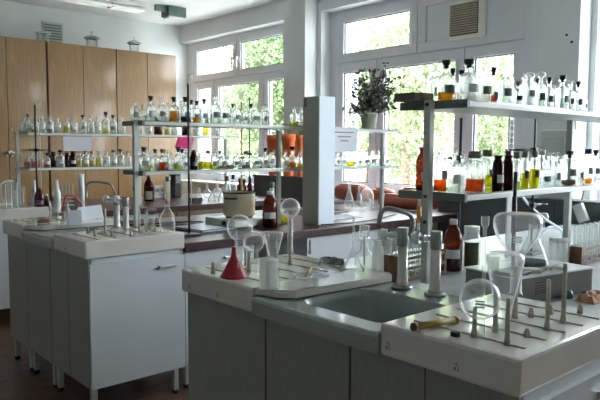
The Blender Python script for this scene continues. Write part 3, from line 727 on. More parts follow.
place_bottles("far rack's upper shelf", 'bottles on the upper shelf of the far rack', [
 (24, 117, 6, n_, 'glass', 'clear', .3, None, 0), (29, 114, 6, n_, 'black', 'clear', .3, 'w', 0), (35, 116, 6, n_, 'glass', 'green', .2, None, 0), (41, 116, 6, n_, 'glass', 'clear', .3, 'w', 0), (48.5, 115, 7, n_, 'glass', 'clear', .3, 'w', 0), (56, 117, 6.5, n_, 'glass', 'clear', .3, None, 0),
 (67, 117, 6.5, n_, 'glass', 'yellow', .42, None, 0), (74, 116, 6.5, n_, 'glass', 'clear', .3, 'w', 0), (83.5, 115, 6.5, n_, 'black', 'clear', .3, 'g', 0), (91, 115, 6.5, n_, 'glass', 'clear', .3, None, 0), (98, 116, 6, n_, 'tall', 'clear', .3, 'w', 0),
 (106.5, 112, 7, n_, 'black', 'yellow', .26, None, 0), (113.5, 115, 6.5, n_, 'black', 'clear', .3, 'g', 0), (122, 117, 6.5, n_, 'glass', 'clear', .3, None, 0),
 (140, 118, 6, n_, 'glass', 'clear', .3, None, 0), (149, 118, 6, n_, 'glass', 'clear', .3, 'w', 0), (158.5, 118, 7.5, 'darkb', 'black', 'dark', .02, None, 0), (168, 118, 6.5, n_, 'glass', 'green', .3, None, 0), (175, 118, 6, n_, 'glass', 'clear', .3, None, 0),
 (186, 118, 7, 'darkb', 'black', 'dark', .02, None, 0), (197, 118, 6, n_, 'glass', 'clear', .3, 'w', 0), (206.5, 118, 6.5, n_, 'glass', 'yellow', .45, None, 0), (219, 119, 6, n_, 'glass', 'clear', .3, None, 0)], 5.22, 5.34, 1.4765, 1.745)
place_bottles("far rack's lower shelf", 'bottles on the lower shelf of the far rack', [
 (27, 154, 6, n_, 'glass', 'peach', .35, None, 0), (34, 153, 6.5, n_, 'glass', 'red', .45, None, 0), (40, 153, 5, n_, 'glass', 'red', .42, None, 0), (45, 153, 6, n_, 'black', 'red', .34, 'w', 0), (50, 150, 5, 'darkb', None, 'dark', .02, None, 0),
 (57, 150, 7.5, n_, 'black', 'clear', .3, 'w', 0), (63, 151, 4.5, 'darkb', None, 'dark', .02, None, 0), (68, 151, 6, 'darkb', 'black', 'dark', .02, 'w', 0), (73, 152, 5, n_, 'glass', 'yellow', .4, None, 0), (78, 150, 6.5, n_, 'black', 'yellow', .3, 'w', 0),
 (84.5, 151, 6, n_, 'cork', 'yellow', .36, None, 0), (91, 151, 6.5, n_, 'glass', 'yellow', .5, None, 0), (100.5, 151, 7, n_, 'glass', 'clear', .3, 'w', 0), (108, 150, 6.5, n_, 'black', 'clear', .3, 'w', 0), (116, 149, 7, n_, 'black', 'clear', .3, 'w', 0), (123, 151, 6.5, n_, 'glass', 'clear', .3, None, 0)], 5.22, 5.34, 1.1985, 1.745)


# ================================================================== taps
def tap(name_label, x, y, spout=None, valve=None, z=.872, hz=(.145, .20), sr=.0085):
    t = thing('laboratory_tap', name_label, 'tap', (x, y, z), group='tall laboratory taps')
    MB().lathe([(.036, 0), (.036, .006), (.024, .012)], 24).build('base_ring', M['gunmetal'], t)
    MB().lathe([(.026, .008), (.021, .02), (.0175, .05), (.0175, hz[0])], 24).build('pedestal', M['ceramic'], t)
    h = MB().lathe([(.0182, hz[0]), (.0195, hz[0]+.003), (.0195, hz[1]-.003), (.0185, hz[1])], 20).build('tap_head', M['gunmetal'], t)
    if spout:
        MB().tube([Vector(p)-Vector((x, y, z)) for p in spout], sr, 12, 8).build('spout', M['gunmetal'], t)
    if valve:
        d = Vector(valve).normalized(); zz = hz[1]-.028
        o = Vector((0, 0, zz))
        v = MB().rod(o+d*.015, o+d*.055, .0095, 14).rod(o+d*.026, o+d*.031, .013, 14).rod(o+d*.038, o+d*.043, .013, 14)
        v = v.build('valve', M['chrome'], t)
        MB().rod(o+d*.055, o+d*.078, .0205, 8, .023).rod(o+d*.078, o+d*.086, .016, 8).build('valve_knob', M['chrome'], v)
tx, ty = at(402, 288, Z=.872).xy
TH = (at(404, 246, X=tx).z-.872, at(404, 231, X=tx).z-.872+.012)
up1 = at(413, 222, X=tx+.03)
# arch of the first tap, seen from the head up and over towards the left
sp = [tuple(at(408, 236, X=tx+.01)), tuple(at(412.5, 228, X=tx+.03)), tuple(at(412.5, 220, X=tx+.03)), tuple(at(408, 213.5, X=tx)), tuple(at(390, 208.5, X=tx-.09)), tuple(at(382.5, 211, X=tx-.12)), tuple(at(380, 218, X=tx-.13)), tuple(at(379, 224, X=tx-.13))]
vdir = at(387, 230, X=tx-.03)-Vector((tx, ty, 1.09))
tap('tall cream tap with arched grey spout at the nearest sink', tx, ty, sp, (-.55, .62, .02), hz=TH)
tx2, ty2 = at(435, 295, Z=.872).xy
tap('shorter cream tap with chrome side valve, right of the arched one', tx2, ty2, None, (-.25, .9, .0), hz=(at(436, 249, X=tx2).z-.872, at(436, 231, X=tx2).z-.872))
u1 = at(117, 229, Z=.872); u2 = at(126, 231, Z=.872)
sp = [(u1.x, u1.y, 1.06), tuple(at(113.5, 190, X=u1.x)), tuple(at(110, 184.5, X=u1.x-.02)), tuple(at(98, 182, X=u1.x-.06)), tuple(at(89, 183, X=u1.x-.1)), tuple(at(86.5, 189, X=u1.x-.1)), tuple(at(86.5, 198, X=u1.x-.1))]
tap('cream tap with thin arched spout at the middle sink', u1.x, u1.y, sp, (-.5, .6, .1), sr=.0065)
tap('cream tap with plain chrome head at the middle sink', u2.x, u2.y, None, (-.5, .6, .2))

# ================================================================== pegs on the draining trays (parts of the trays)
for (x, y, h) in ((474, 337, 30), (507, 345, 48), (495, 332, 45), (515, 318, 52), (547, 329, 50), (563, 323, 60), (527, 337, 9), (531, 317, 10), (580, 313, 9), (550, 314, 10)):
    p = at(x, y, Z=.9); peg(p.x, p.y, at(x, y-h, X=p.x, ).z-.9, t1r)
for (x, y, h) in ((213, 274, 12), (249, 272, 22), (236, 264, 34), (268, 262, 30), (290, 265, 47), (310, 254, 14), (245, 266, 26), (276, 262, 26)):
    p = at(x, y, Z=.9); peg(p.x, p.y, at(x, y-h, X=p.x).z-.9, t1l)
for (x, y, h) in ((95, 236, 7), (105.5, 233, 25), (139.5, 231, 21), (88, 233, 6), (112, 236, 5), (131, 236, 5), (155, 232, 6), (147, 232, 20)):
    p = at(x, y, Z=.9); peg(p.x, p.y, at(x, y-h, X=p.x).z-.9, t2r)
for (x, y, h) in ((50, 218, 7), (64, 217, 6), (30, 222, 3)):
    p = at(x, y, Z=.9); peg(p.x, p.y, at(x, y-h, X=p.x).z-.9, t2l)

# ================================================================== glassware
def glass(name, label, cat, p, prof, m='flask', n=28, tilt=None, group=None, part=None):
    t = thing(name, label, cat, p, group=group)
    o = MB().lathe(prof, n, cap0=False, cap1=False).build(part or 'glass_body', M[m], t)
    if tilt: t.rotation_euler = tilt
    return t
def inv_round(name, label, x, ybase, z0, R_, neck_r, ytop, tilt=None, shape='round', mark=None, Xp=None):
    """an upside-down flask hung neck-down over a peg; z0 = height of its mouth above the tray"""
    p = at(x, ybase, Z=.90); d = depth(p)
    top = at(x, ytop, X=p.x).z
    r = R_*d/F; nr = neck_r*d/F
    base = .90+z0; Hh = top-base
    prof = [(nr*1.25, 0), (nr*1.25, .004), (nr, .007)]
    if shape == 'round':
        zc = Hh-r
        a0 = math.asin(min(.9, nr/r)); prof.append((nr, zc-r*math.cos(a0)-.01))
        for i in range(15):
            a = a0+(math.pi-a0)*i/14; prof.append((max(.0005, r*math.sin(a)), zc-r*math.cos(a)))
    elif shape == 'cone':
        prof += [(nr, Hh*.16), (nr*1.3, Hh*.24), (r*.93, Hh*.82), (r, Hh*.90), (r*.97, Hh*.96), (r*.82, Hh*.995), (.001, Hh)]
    elif shape == 'heart':
        prof += [(nr, Hh*.42), (nr*1.1, Hh*.46), (r*.42, Hh*.53), (r*.66, Hh*.62), (r*.88, Hh*.72), (r*.99, Hh*.82), (r, Hh*.90), (r*.95, Hh*.95), (r*.82, Hh*.985), (r*.6, Hh), (.001, Hh*.99)]
    t = glass(name, label, 'flask', (p.x, p.y, base), prof, tilt=tilt, group='upside-down flasks on the draining trays')
    if mark:
        mk = MB(); 
        for k in range(3): mk.box(-.011, .011, -.0006, .0006, k*.007, k*.007+.003)
        ang = math.atan2(-p.y, -p.x)
        rr = r*.985
        o = mk.build('printed_mark', M[mark], t, (rr*math.cos(ang), rr*math.sin(ang), Hh-r-.01)); o.rotation_euler.z = ang+math.pi/2
    return t
M['bluemark'] = mat('blue_print', (.22, .42, .8), .6)
inv_round('round_flask', 'round clear flask with blue print, neck down, at front of right tray', 479, 336, .0, 20.5, 6, 278.5, mark='bluemark')
inv_round('heart_flask', 'large heart-shaped clear flask, mouth down, tallest on the right tray', 515, 312, .05, 23.5, 5.5, 212.5, shape='heart', mark='white')
inv_round('conical_flask', 'long conical flask, upside down, between round and heart-shaped flasks', 503, 331, .0, 18.5, 5.5, 252, tilt=(.0, .0, 0), shape='cone')
inv_round('round_flask', 'large round flask, neck down, leftmost on left draining tray', 240, 268, .0, 13.2, 4.2, 214.5)
inv_round('round_flask', 'smaller round flask, neck down, directly behind the red funnel', 254, 275, .0, 10.7, 4.2, 231)
inv_round('conical_flask', 'squat conical flask, upside down above the white beaker', 273, 275, .045, 10, 3.6, 231.5, shape='cone')
inv_round('round_flask', 'small pear flask hung on a tall peg, right end of left tray', 290, 265, .05, 10, 2.8, 198)
# pipette standing from the tray
p = at(483, 300, Z=.9)
glass('measuring_pipette', 'thin upright glass tube behind the round flask on right tray', 'pipette', (p.x, p.y, .90), [(.005, 0), (.005, at(483, 228, X=p.x).z-.9), (.012, at(483, 224, X=p.x).z-.9), (.012, at(483, 216, X=p.x).z-.9)], n=12)
# red funnel, upside down
p = at(234, 277, Z=.9); r = 13.5*depth(p)/F
t = thing('plastic_funnel', 'red plastic funnel standing upside down on the left draining tray', 'funnel', (p.x, p.y, .90))
hz = at(234, 247, X=p.x).z-.9
MB().lathe([(r, 0), (r*1.02, .004), (r*.95, .008), (r*.30, hz*.62), (r*.24, hz*.66), (r*.14, hz)], 32).build('cone', M['red'], t)
ang = math.atan2(-p.y, -p.x)+.5
MB().box(-.003, .003, -.0006, .008, .02, .055, .001).build('rib', M['pinkstop'], t, (r*.62*math.cos(ang), r*.62*math.sin(ang), 0), ang+math.pi/2)
# white frosted beaker
p = at(269, 288, Z=.9); r = 9.7*depth(p)/F; hz = at(269, 259, X=p.x).z-.9
t = thing('plastic_beaker', 'upside-down translucent plastic beaker at the front of the left tray', 'beaker', (p.x, p.y, .90))
MB().lathe([(r*1.04, 0), (r*1.0, .004), (r*.93, hz-.004), (r*.88, hz), (.001, hz)], 28).build('cup', M['frost'], t)
s = MB()
for k in range(6): s.box(-.008 if k % 2 else -.013, .004, -.0005, .0005, .02+k*.012, .0215+k*.012)
ang = math.atan2(-p.y, -p.x)
s.build('scale_marks', M['pinkstop'], t, (r*1.0*math.cos(ang), r*1.0*math.sin(ang), 0), ang+math.pi/2)
# watch glass with brown crystals
p = at(303, 279, Z=.9)
t = thing('watch_glass', 'shallow glass dish on the left tray with a brown stick across', 'dish', (p.x, p.y, .90))
MB().lathe([(.02, .001), (.032, .006), (.036, .016), (.034, .016), (.03, .008), (.001, .004)], 28, cap0=True).build('dish', M['glass'], t)
tag(MB().rod((p.x-.015, p.y-.03, .918), (p.x+.06, p.y+.02, .93), .004).build('glass_rod', M['yellow']), 'short brown stick lying across the glass dish', 'stick')
t = tag(MB().prism([(p.x+.03, p.y-.02), (p.x+.10, p.y-.03), (p.x+.12, p.y+.02), (p.x+.05, p.y+.05)], .9005, .904).build('filter_paper', M['paper']), 'small pale filter paper beside the glass dish', 'paper')
# inverted glass funnel with long stem
p = at(353, 270, Z=.9); r = 11.5*depth(p)/F
t = thing('glass_funnel', 'clear glass funnel upside down with long stem pointing up', 'funnel', (p.x, p.y, .90))
hz = at(353, 250, X=p.x).z-.9; hs = at(353, 217, X=p.x).z-.9
MB().lathe([(r, 0), (r*.98, .004), (.009, hz), (.0052, hz+.008), (.0048, hs)], 28).build('funnel_body', M['glass'], t)
# crumpled printed wrapper
p = at(332, 264, Z=.9); bm = bmesh.new(); r_ = random.Random(3)
gx, gy = 10, 6; vs = {}
for k, zz in ((0, 0), (1, 1)):
    for i in range(gx+1):
        for j in range(gy+1):
            e = min(i, gx-i, j, gy-j); 
            vs[i, j, k] = bm.verts.new((-.055+.11*i/gx, -.025+.055*j/gy+.02*math.sin(i*.5), .003 if k == 0 else .004+(0 if e == 0 else .010+r_.random()*.018)))
for k in (0, 1):
    for i in range(gx):
        for j in range(gy): bm.faces.new((vs[i, j, k], vs[i+1, j, k], vs[i+1, j+1, k], vs[i, j+1, k]))
ring_ = [(i, 0) for i in range(gx)]+[(gx, j) for j in range(gy)]+[(i, gy) for i in range(gx, 0, -1)]+[(0, j) for j in range(gy, 0, -1)]
for a, b in zip(ring_, ring_[1:]+ring_[:1]): bm.faces.new((vs[a[0], a[1], 0], vs[b[0], b[1], 0], vs[b[0], b[1], 1], vs[a[0], a[1], 1]))
me = bpy.data.meshes.new('wrapper'); bmesh.ops.recalc_face_normals(bm, faces=bm.faces); bm.to_mesh(me); bm.free(); me.materials.append(M['news'])
o = bpy.data.objects.new('crumpled_wrapper', me); C.objects.link(o); o.location = (p.x, p.y, .897); o.rotation_euler.z = -.75
tag(o, 'crumpled black and silver printed wrapper behind the glass funnel', 'wrapper')
# glass absorption cylinder (bright) behind the funnel
p = at(364, 268, Z=.85); r = 4.6*depth(p)/F
zz = lambda y: at(364, y, X=p.x).z-.841
t = glass('gas_washing_bottle', 'stoppered glass washing bottle between the funnel and white plastic bottles', 'bottle', (p.x, p.y, .841),
          [(r*2, 0), (r*2.1, .01), (r*2.1, zz(256)), (r*1.5, zz(252)), (r*.9, zz(250)), (r*.85, zz(237)), (r*1.05, zz(235))])
MB().lathe([(r*1.0, zz(236)), (r*1.15, zz(232)), (r*1.0, zz(227)), (r*1.2, zz(226)), (r*.6, zz(225.5))], 20).build('stopper', M['glass'], t)
MB().rod((0, 0, .02), (0, 0, zz(236)), .004).build('inner_tube', M['gunmetal'], t)
# two frosted plastic bottles
p = at(377.5, 280, Z=.86); r = 6*depth(p)/F; zz = lambda y: at(377.5, y, X=p.x).z-.841
t = thing('plastic_bottle', 'translucent plastic bottle with narrow neck and cap left of tap', 'bottle', (p.x, p.y, .841))
MB().lathe([(r, 0), (r*1.03, .005), (r*.98, zz(252)), (r*.8, zz(247)), (r*.62, zz(245))], 24).build('bottle_body', M['frost'], t)
MB().lathe([(r*.66, zz(246)), (r*.66, zz(241)), (r*.8, zz(240.5)), (r*.8, zz(239.5))], 20).build('neck_cap', M['frost'], t)
p = at(391, 276, Z=.86); r = 6.5*depth(p)/F; zz = lambda y: at(391, y, X=p.x).z-.841
t = thing('plastic_bottle', 'translucent white-capped plastic pot behind the brown rack end', 'bottle', (p.x+.03, p.y+.05, .841))
MB().lathe([(r, 0), (r*1.03, .005), (r, zz(248))], 24).build('bottle_body', M['frost'], t)
MB().lathe([(r*.9, zz(248)), (r*.9, zz(241)), (r*.8, zz(240))], 24).build('cap', M['white'], t)
# test tube racks
def tube_rack(label, P0, P1, wid, n, tube_r, tube_h, rack_h, rows=1, endm='wood', group='wooden test tube racks', contents=None):
    P0 = Vector(P0); P1 = Vector(P1); L = (P1-P0).length; ang = math.atan2(P1.y-P0.y, P1.x-P0.x)
    t = thing('test_tube_rack', label, 'rack', P0, ang, group)
    MB().box(0, .012, -wid/2, wid/2, 0, rack_h, .001).build('end_board', M[endm], t)
    MB().box(L-.012, L, -wid/2, wid/2, 0, rack_h, .001).build('end_board', M[endm], t)
    for z in (.012, rack_h*.5, rack_h-.012):
        MB().box(.0122, L-.0122, -wid/2, -wid/2+.004, z-.006, z+.006).box(.0122, L-.0122, wid/2-.004, wid/2, z-.006, z+.006).build('rail', M['wood'] if wid > .08 else M['peg'], t)
    MB().box(.0122, L-.0122, -wid/2+.0045, wid/2-.0045, .001, .006).build('floor_board', M['wood'], t)
    zs = t.location.z
    me = MB().lathe([(.001, 0), (tube_r*.7, .002), (tube_r, .008), (tube_r, tube_h), (tube_r*1.15, tube_h+.001)], 12, cap1=False).mesh('glass_tube', M['glass'])
    for j in range(rows):
        for i in range(n):
            lx = .025+(L-.05)*i/max(1, n-1); ly = (j-(rows-1)/2)*tube_r*2.6
            v = Vector((lx*math.cos(ang)-ly*math.sin(ang), lx*math.sin(ang)+ly*math.cos(ang), .007))+P0
            o = bpy.data.objects.new('test_tube', me); C.objects.link(o); o.location = v
            tag(o, 'empty clear test tube standing in the %s' % label.split(',')[0], 'test tube', 'test tubes in the '+label.split(',')[0])
    return t
a = at(399, 279, Z=.86); a = Vector((1.885, 1.565, .841))
tube_rack('test tube rack behind the taps, with brown wooden end', (1.90, 1.60, .841), (2.20, 1.60, .841), .085, 7, .008, .165, .105, rows=2)
tube_rack('large test tube rack at the right edge, with brown wooden end', tuple(at(572, 265, Z=.841)), tuple(at(572, 265, Z=.841)+Vector((.42, .0, 0))), .085, 8, .014, .165, .085, rows=2)
# amber bottle on bench 1 with white cap & label
def amber_bottle(label, x, ybase, ytop, wpx, z=.841, capm='white', labm='labelw', m='amber', Xp=None, lz=(.25, .42)):
    p = at(x, ybase, Z=z); d = depth(p); r = wpx/2*d/F; h = at(x, ytop, X=p.x).z-z
    t = thing('brown_glass_bottle', label, 'bottle', (p.x, p.y, z), group='brown glass bottles on the worktops')
    MB().lathe([(r*.92, 0), (r, .006), (r, h*.58), (r*.93, h*.68), (r*.68, h*.79), (r*.4, h*.86), (r*.36, h*.92)], 24).build('bottle_body', M[m], t)
    if capm: MB().lathe([(r*.42, h*.90), (r*.44, h*.995), (r*.38, h)], 18).build('cap', M[capm], t)
    MB().lathe([(r*.9, .004), (r*.95, .008), (r*.95, h*.42)], 20).build('liquid', LQ['dark'], t)
    if labm:
        o = linked('label', LAB, t, (0, 0, h*lz[0]), (2*r, 2*r, h*(lz[1]-lz[0])), M[labm]); o.rotation_euler.z = math.atan2(-p.y, -p.x)-R(-98)
amber_bottle('large brown bottle with white cap and narrow label behind the shorter tap', 452.5, 270, 219, 18.5)
amber_bottle('brown bottle with white cap beside the cream pot on the middle bench', 270, 227, 191, 15)
amber_bottle('brown bottle with pale label beneath the middle rack, by white socket boxes', 149, 201, 176, 9.5, capm='black', labm='cloth', lz=(.08, .4), m='darkamber')
amber_bottle('dark brown bottle at the far bench behind the leftmost stand', 40, 214, 186, 9.5, capm=None, m='darkamber', labm='purple', lz=(.35, .5))
amber_bottle('dark bottle with purple tint right of the other far-bench brown bottle', 47, 213, 194, 6, capm='white', m='darkamber', labm=None)
# square jar with dark label
p = at(471, 268, Z=.841); r = 9*depth(p)/F; zz = lambda y: at(471, y, X=p.x).z-.841
t = thing('glass_jar', 'wide glass jar with dark green and gold label beside the brown bottle', 'jar', (p.x, p.y, .841))
MB().lathe([(r*.95, 0), (r*1.04, .006), (r*1.04, zz(240)), (r*.88, zz(236)), (r*.82, zz(233)), (r*.82, zz(228)), (r*.88, zz(226))], 28).build('jar_body', M['glass'], t)
MB().lathe([(r*.84, zz(232)), (r*.84, zz(227)), (.001, zz(226.5))], 24).build('lid', M['frost'], t)
M['jarlabel'] = mat('jar_label', (.015, .04, .025), .5, col2=(.14, .11, .035), scale=60)
o = linked('label', LAB, t, (0, 0, .01), (2.1*r, 2.1*r, zz(240)-.015), M['jarlabel']); o.rotation_euler.z = math.atan2(-p.y, -p.x)-R(-98)
# apparatus box
P0 = Vector((2.0, .985, .841))
bxw, bxd = .46, .23
t = thing('apparatus_box', 'low grey metal apparatus box with lit top painted pale and vent slots', 'box', (1.93, 1.082, .841), R(-10.5))
zb = at(560, 275, X=2.2).z-.841
MB().box(0, .40, 0, .235, .008, .088, .003).build('case', M['boxgrey'], t)
MB().box(-.004, .404, -.004, .239, .088, .094, .002).build('lid', M['boxtop_lit'], t)  # whiter than the case: the light falling on top is painted in
s = MB()
for k in range(5): s.box(.09, .16, -.0015, .001, .03+k*.009, .034+k*.009)
s.build('vent_slots', M['black'], t)
s = MB()
for k in range(4): s.box(-.0015, .001, .08, .17, .03+k*.009, .034+k*.009)
s.build('vent_slots', M['black'], t)
for fx in (.02, .38):
    for fy in (.02, .215): MB().cyl(.01, 0, .008, (fx, fy, 0)).build('foot', M['black'], t)
LID = .841+.0945
# items on the box
def on_lid(x, y): return at(x, y, Z=LID)
p = on_lid(525, 267); r = 18*depth(p)/F; zz = lambda y: at(525, y, X=p.x).z-LID
p = Vector((2.165, 1.16, LID)); r = .056
t = glass('conical_flask', 'conical flask with dark blue liquid standing on the apparatus box', 'flask', p, [(r*.9, 0), (r, .008), (r*.95, .03), (r*.3, .115), (r*.26, .15), (r*.34, .153)], 'flask')
MB().lathe([(r*.86, .003), (r*.95, .009), (r*.94, .022)], 24).build('liquid', LQ['blue'], t)
bm = MB(); 
tag(MB().prism([(1.99, 1.12), (2.06, 1.07), (2.11, 1.085), (2.09, 1.13), (2.02, 1.16)], LID, LID+.012, .004).build('folded_cloth', M['cloth']), 'folded pale cloth on the apparatus box left of centre', 'cloth')
p = on_lid(553, 271)
q = MB()
for k in range(4): q.tube([p+Vector((-.06+.008*k, .03-.012*k, .006+.002*k)), p+Vector((0, .005-.006*k, .012+.003*k)), p+Vector((.06, -.02+.006*k, .006))], .006, 8)
tag(q.build('bundle_of_cords', M['cloth']), 'pale bundle of fabric strips on the right of the apparatus box', 'cloth', kind=None)
# plastic cylinder on the box behind the round flask
p = Vector((1.99, 1.21, LID))
t = thing('plastic_cup', 'small translucent cup on the left corner of the apparatus box', 'cup', p)
MB().lathe([(.018, 0), (.021, .05)], 20).build('cup', M['frost'], t)
# white pots behind the box
for (x, yb, yt, wp, lab) in ((553, 262, 238, 9, 'white plastic pot behind the apparatus box, left of two'), (562, 263, 238, 9, 'white plastic pot behind the apparatus box, right of two')):
    p = at(x, yb+4, Z=.841); r = wp/2*depth(p)/F; h = at(x, yt, X=p.x).z-.841
    t = thing('plastic_pot', lab, 'pot', (p.x, p.y, .841), group='white pots behind the apparatus box')
    MB().lathe([(r*.9, 0), (r, h*.86)], 20).build('body', M['frost'], t)
    MB().lathe([(r*1.05, h*.86), (r*1.05, h)], 20).build('lid', M['white'], t)
# patterned red cloth and teal object
p = at(588, 300, Z=.841)
bm = bmesh.new(); r_ = random.Random(9); vs = {}
for k in (0, 1):
    for i in range(9):
        for j in range(6):
            e = min(i, 8-i, j, 5-j); vs[i, j, k] = bm.verts.new((-.07+.018*i, -.035+.014*j, 0 if k == 0 else .002+(0 if e == 0 else .012+.014*r_.random())))
for k in (0, 1):
    for i in range(8):
        for j in range(5): bm.faces.new((vs[i, j, k], vs[i+1, j, k], vs[i+1, j+1, k], vs[i, j+1, k]))
ring_ = [(i, 0) for i in range(8)]+[(8, j) for j in range(5)]+[(i, 5) for i in range(8, 0, -1)]+[(0, j) for j in range(5, 0, -1)]
for a, b in zip(ring_, ring_[1:]+ring_[:1]): bm.faces.new((vs[a[0], a[1], 0], vs[b[0], b[1], 0], vs[b[0], b[1], 1], vs[a[0], a[1], 1]))
bmesh.ops.recalc_face_normals(bm, faces=bm.faces)
me = bpy.data.meshes.new('cloth'); bm.to_mesh(me); bm.free(); me.materials.append(M['redcloth'])
o = bpy.data.objects.new('crumpled_cloth', me); C.objects.link(o); o.location = (at(589, 301, Z=.841).x+.03, at(589, 301, Z=.841).y-.0, .8415); tag(o, 'crumpled red patterned cloth at the right edge of the worktop', 'cloth')
tag(MB().lathe([(.014, 0), (.02, .01), (.012, .028), (.001, .03)], 14).build('rubber_bulb', M['teal'], None, (at(568, 296, Z=.85).x, at(568, 296, Z=.85).y, .8415)), 'small teal rubber bulb beside the apparatus box', 'bulb')
# yellow-handled stick and black cap on right tray
a = at(414, 327, Z=.911); b = at(456, 320, Z=.911)
t = tag(MB().rod(a, b, .0095, 14).build('hose_piece', M['yellow']), 'short mustard-yellow rubber hose piece on the right tray corner', 'hose')
MB().rod(a-(b-a).normalized()*.004, a+(b-a).normalized()*.006, .0108, 14).build('brown_end', M['wood'], t)
MB().rod(b-(b-a).normalized()*.006, b+(b-a).normalized()*.003, .0108, 14).build('brown_end', M['yellow'], t)
p = at(455.5, 336, Z=.9)
t = thing('screw_lid', 'black round screw cap lying on the right draining tray', 'lid', (p.x, p.y, .9))
MB().lathe([(.0125, 0), (.0125, .009), (.0115, .011), (.001, .0095)], 24).build('lid_shell', M['black'], t)
# glass bits at the sink edge (crumpled film)
# ------------------------------------------------------------------ stands
def stand(label, x, ybase, ytop, z, r=.006, base=True, clamps=(), Xp=None, Y=None, arms=()):
    p = at(x, ybase, Z=z) if Y is None else at(x, 150, Y=Y)
    X = p.x; Yv = p.y
    h = at(x, ytop, Y=Yv).z-z
    t = thing('retort_stand', label, 'stand', (X, Yv, z), group='dark retort stands')
    MB().rod((0, 0, .012), (0, 0, h), r, 12).build('rod', M['rod'], t)
    MB().box(-.06, .06, -.04, .04, 0, .014, .004).build('base_plate', M['rod'], t)
    for (cy, dx, dy) in clamps:
        zz = at(x, cy, Y=Yv).z-z
        c = MB().box(-.014, .014, -.014, .014, zz-.012, zz+.012, .003).rod((0, 0, zz), (dx, dy, zz), .006).rod((0, 0, zz), (-dx*.35, -dy*.35, zz), .005)
        e = Vector((dx, dy, zz)); dd = Vector((dx, dy, 0)).normalized(); nn = Vector((-dd.y, dd.x, 0))
        c.tube([e, e+dd*.02+nn*.015, e+dd*.045+nn*.012], .004, 8).tube([e, e+dd*.02-nn*.015, e+dd*.045-nn*.012], .004, 8)
        c.build('clamp', M['black'], t)
    return t, Vector((X, Yv, z))
stand('dark retort stand rod rising in front of the middle rack', 188.5, 231, 84, .84, .0055, Y=3.25)
stand('far retort stand with black crossed clamp left in front of cupboards', 36, 0, 105, .84, .007, Y=5.05, clamps=((150, .07, .0), (150, -.06, -.01)))
stand('retort stand far behind the middle rack, right of the yellow funnel tube', 249.5, 0, 97, .84, .007, Y=5.08, clamps=((154, -.05, .0), (154, .03, 0)))
stand('stand with black clamp seen through the nearest rack, left side', 460.5, 0, 118, .84, .0065, Y=1.72, clamps=((158, -.09, .0),))
stand('thin dark stand in front of the nearest rack lower shelf', 516.5, 0, 172, LID, .0065, Y=1.13)
stand('stand behind the nearest rack holding the long black clamp', 534.5, 0, 117, .84, .0055, Y=1.60, clamps=((150, -.16, .02), (205, .08, 0)))
# long glass funnels clamped up high (tube with a flared top)
def tall_funnel(label, x, ytop, ybot, wtop, Y, z, tm='glass'):
    p = at(x, 150, Y=Y); d = depth(p); r = wtop/2*d/F
    zt = at(x, ytop, Y=Y).z-z
    t = thing('glass_funnel', label, 'funnel', (p.x, Y, z))
    zc = zt-r*2.2
    MB().lathe([(.004, 0), (.0045, .01), (.0045, zc), (.010, zc+.01), (r*.8, zt-.01), (r, zt)], 16, cap1=False).build('funnel_body', M['frost'], t)
    if tm != 'glass': MB().cyl(.0075, .001, zc-.01, n=10).build('stem', M[tm], t)
    return t
tall_funnel('long-stemmed glass funnel rising above the far rack at left', 40, 102, 130, 7, 5.13, .841)
M['yellowtube'] = glassmat('yellowish_glass', tint=(.85, .75, .45), edge=(.8, .68, .4), body=.4, edgew=.4)
t = tall_funnel('glass funnel on a yellowish long stem above the middle rack', 241.5, 91, 170, 8.5, 3.66, .841, 'yellowtube')
tall_funnel('tall flared glass tube by the corner of the far window', 191, 75, 100, 6, 5.05, .841)

# ================================================================== middle bench objects
# upright white board box
t = thing('foam_board_box', 'tall upright white board box standing on the middle worktop', 'box', (2.955, 3.13, .841))
zt = at(315, 96, X=2.955).z-.841
MB().box(0, .145, 0, .165, 0, zt, .002).build('white_panel', M['board'], t)
MB().box(-.004, -.0002, .002, .163, .002, zt-.003).build('shaded_side', M['boardside'], t)  # thin plate puts the shade of this face into the colour
MB().box(-.006, -.0042, .125, .15, zt-.07, zt-.004).build('brown_tape', M['wood'], t)
# hotplate and enamel pot
t = thing('hotplate', 'flat white electric hotplate under the cream enamel pot', 'hotplate', (2.43, 3.47, .841), R(0))
MB().box(-.05, .27, -.17, .17, .012, .055, .006).build('housing', M['white'], t)
MB().cyl(.09, .055, .066, (.11, 0, 0), 28).build('heating_disc', M['black'], t)
for fx in (-.03, .25):
    for fy in (-.14, .14): MB().cyl(.012, 0, .013, (fx, fy, 0)).build('foot', M['black'], t)
MB().rod((-.05, -.06, .033), (-.066, -.06, .033), .014).build('knob', M['black'], t)
pc = Vector((2.54, 3.47, .9075))
r = 16*depth(pc)/F; h = at(238, 191, X=pc.x).z-.9075
h = .155
t = thing('enamel_pot', 'large cream enamel cooking pot on the hotplate', 'pot', pc)
MB().lathe([(r*.9, 0), (r*.97, .006), (r, .02), (r, h-.004), (r*1.03, h), (r*1.01, h+.003), (r*.97, h-.002), (r*.96, .02), (.001, .012)], 36).build('pot_body', M['cream_enamel'], t)
MB().lathe([(r*1.035, h-.003), (r*1.045, h+.002), (r*1.0, h+.006)], 36, cap0=False, cap1=False).build('black_rim', M['black'], t)
for sg in (R(205), R(25)):
    c_ = Vector((math.cos(sg), math.sin(sg), 0)); n2 = Vector((-c_.y, c_.x, 0))
    MB().tube([c_*r+n2*.04+Vector((0, 0, h-.03)), c_*(r+.025)+n2*.03+Vector((0, 0, h-.032)), c_*(r+.025)-n2*.03+Vector((0, 0, h-.032)), c_*r-n2*.04+Vector((0, 0, h-.03))], .006, 8).build('handle', M['black'], t)
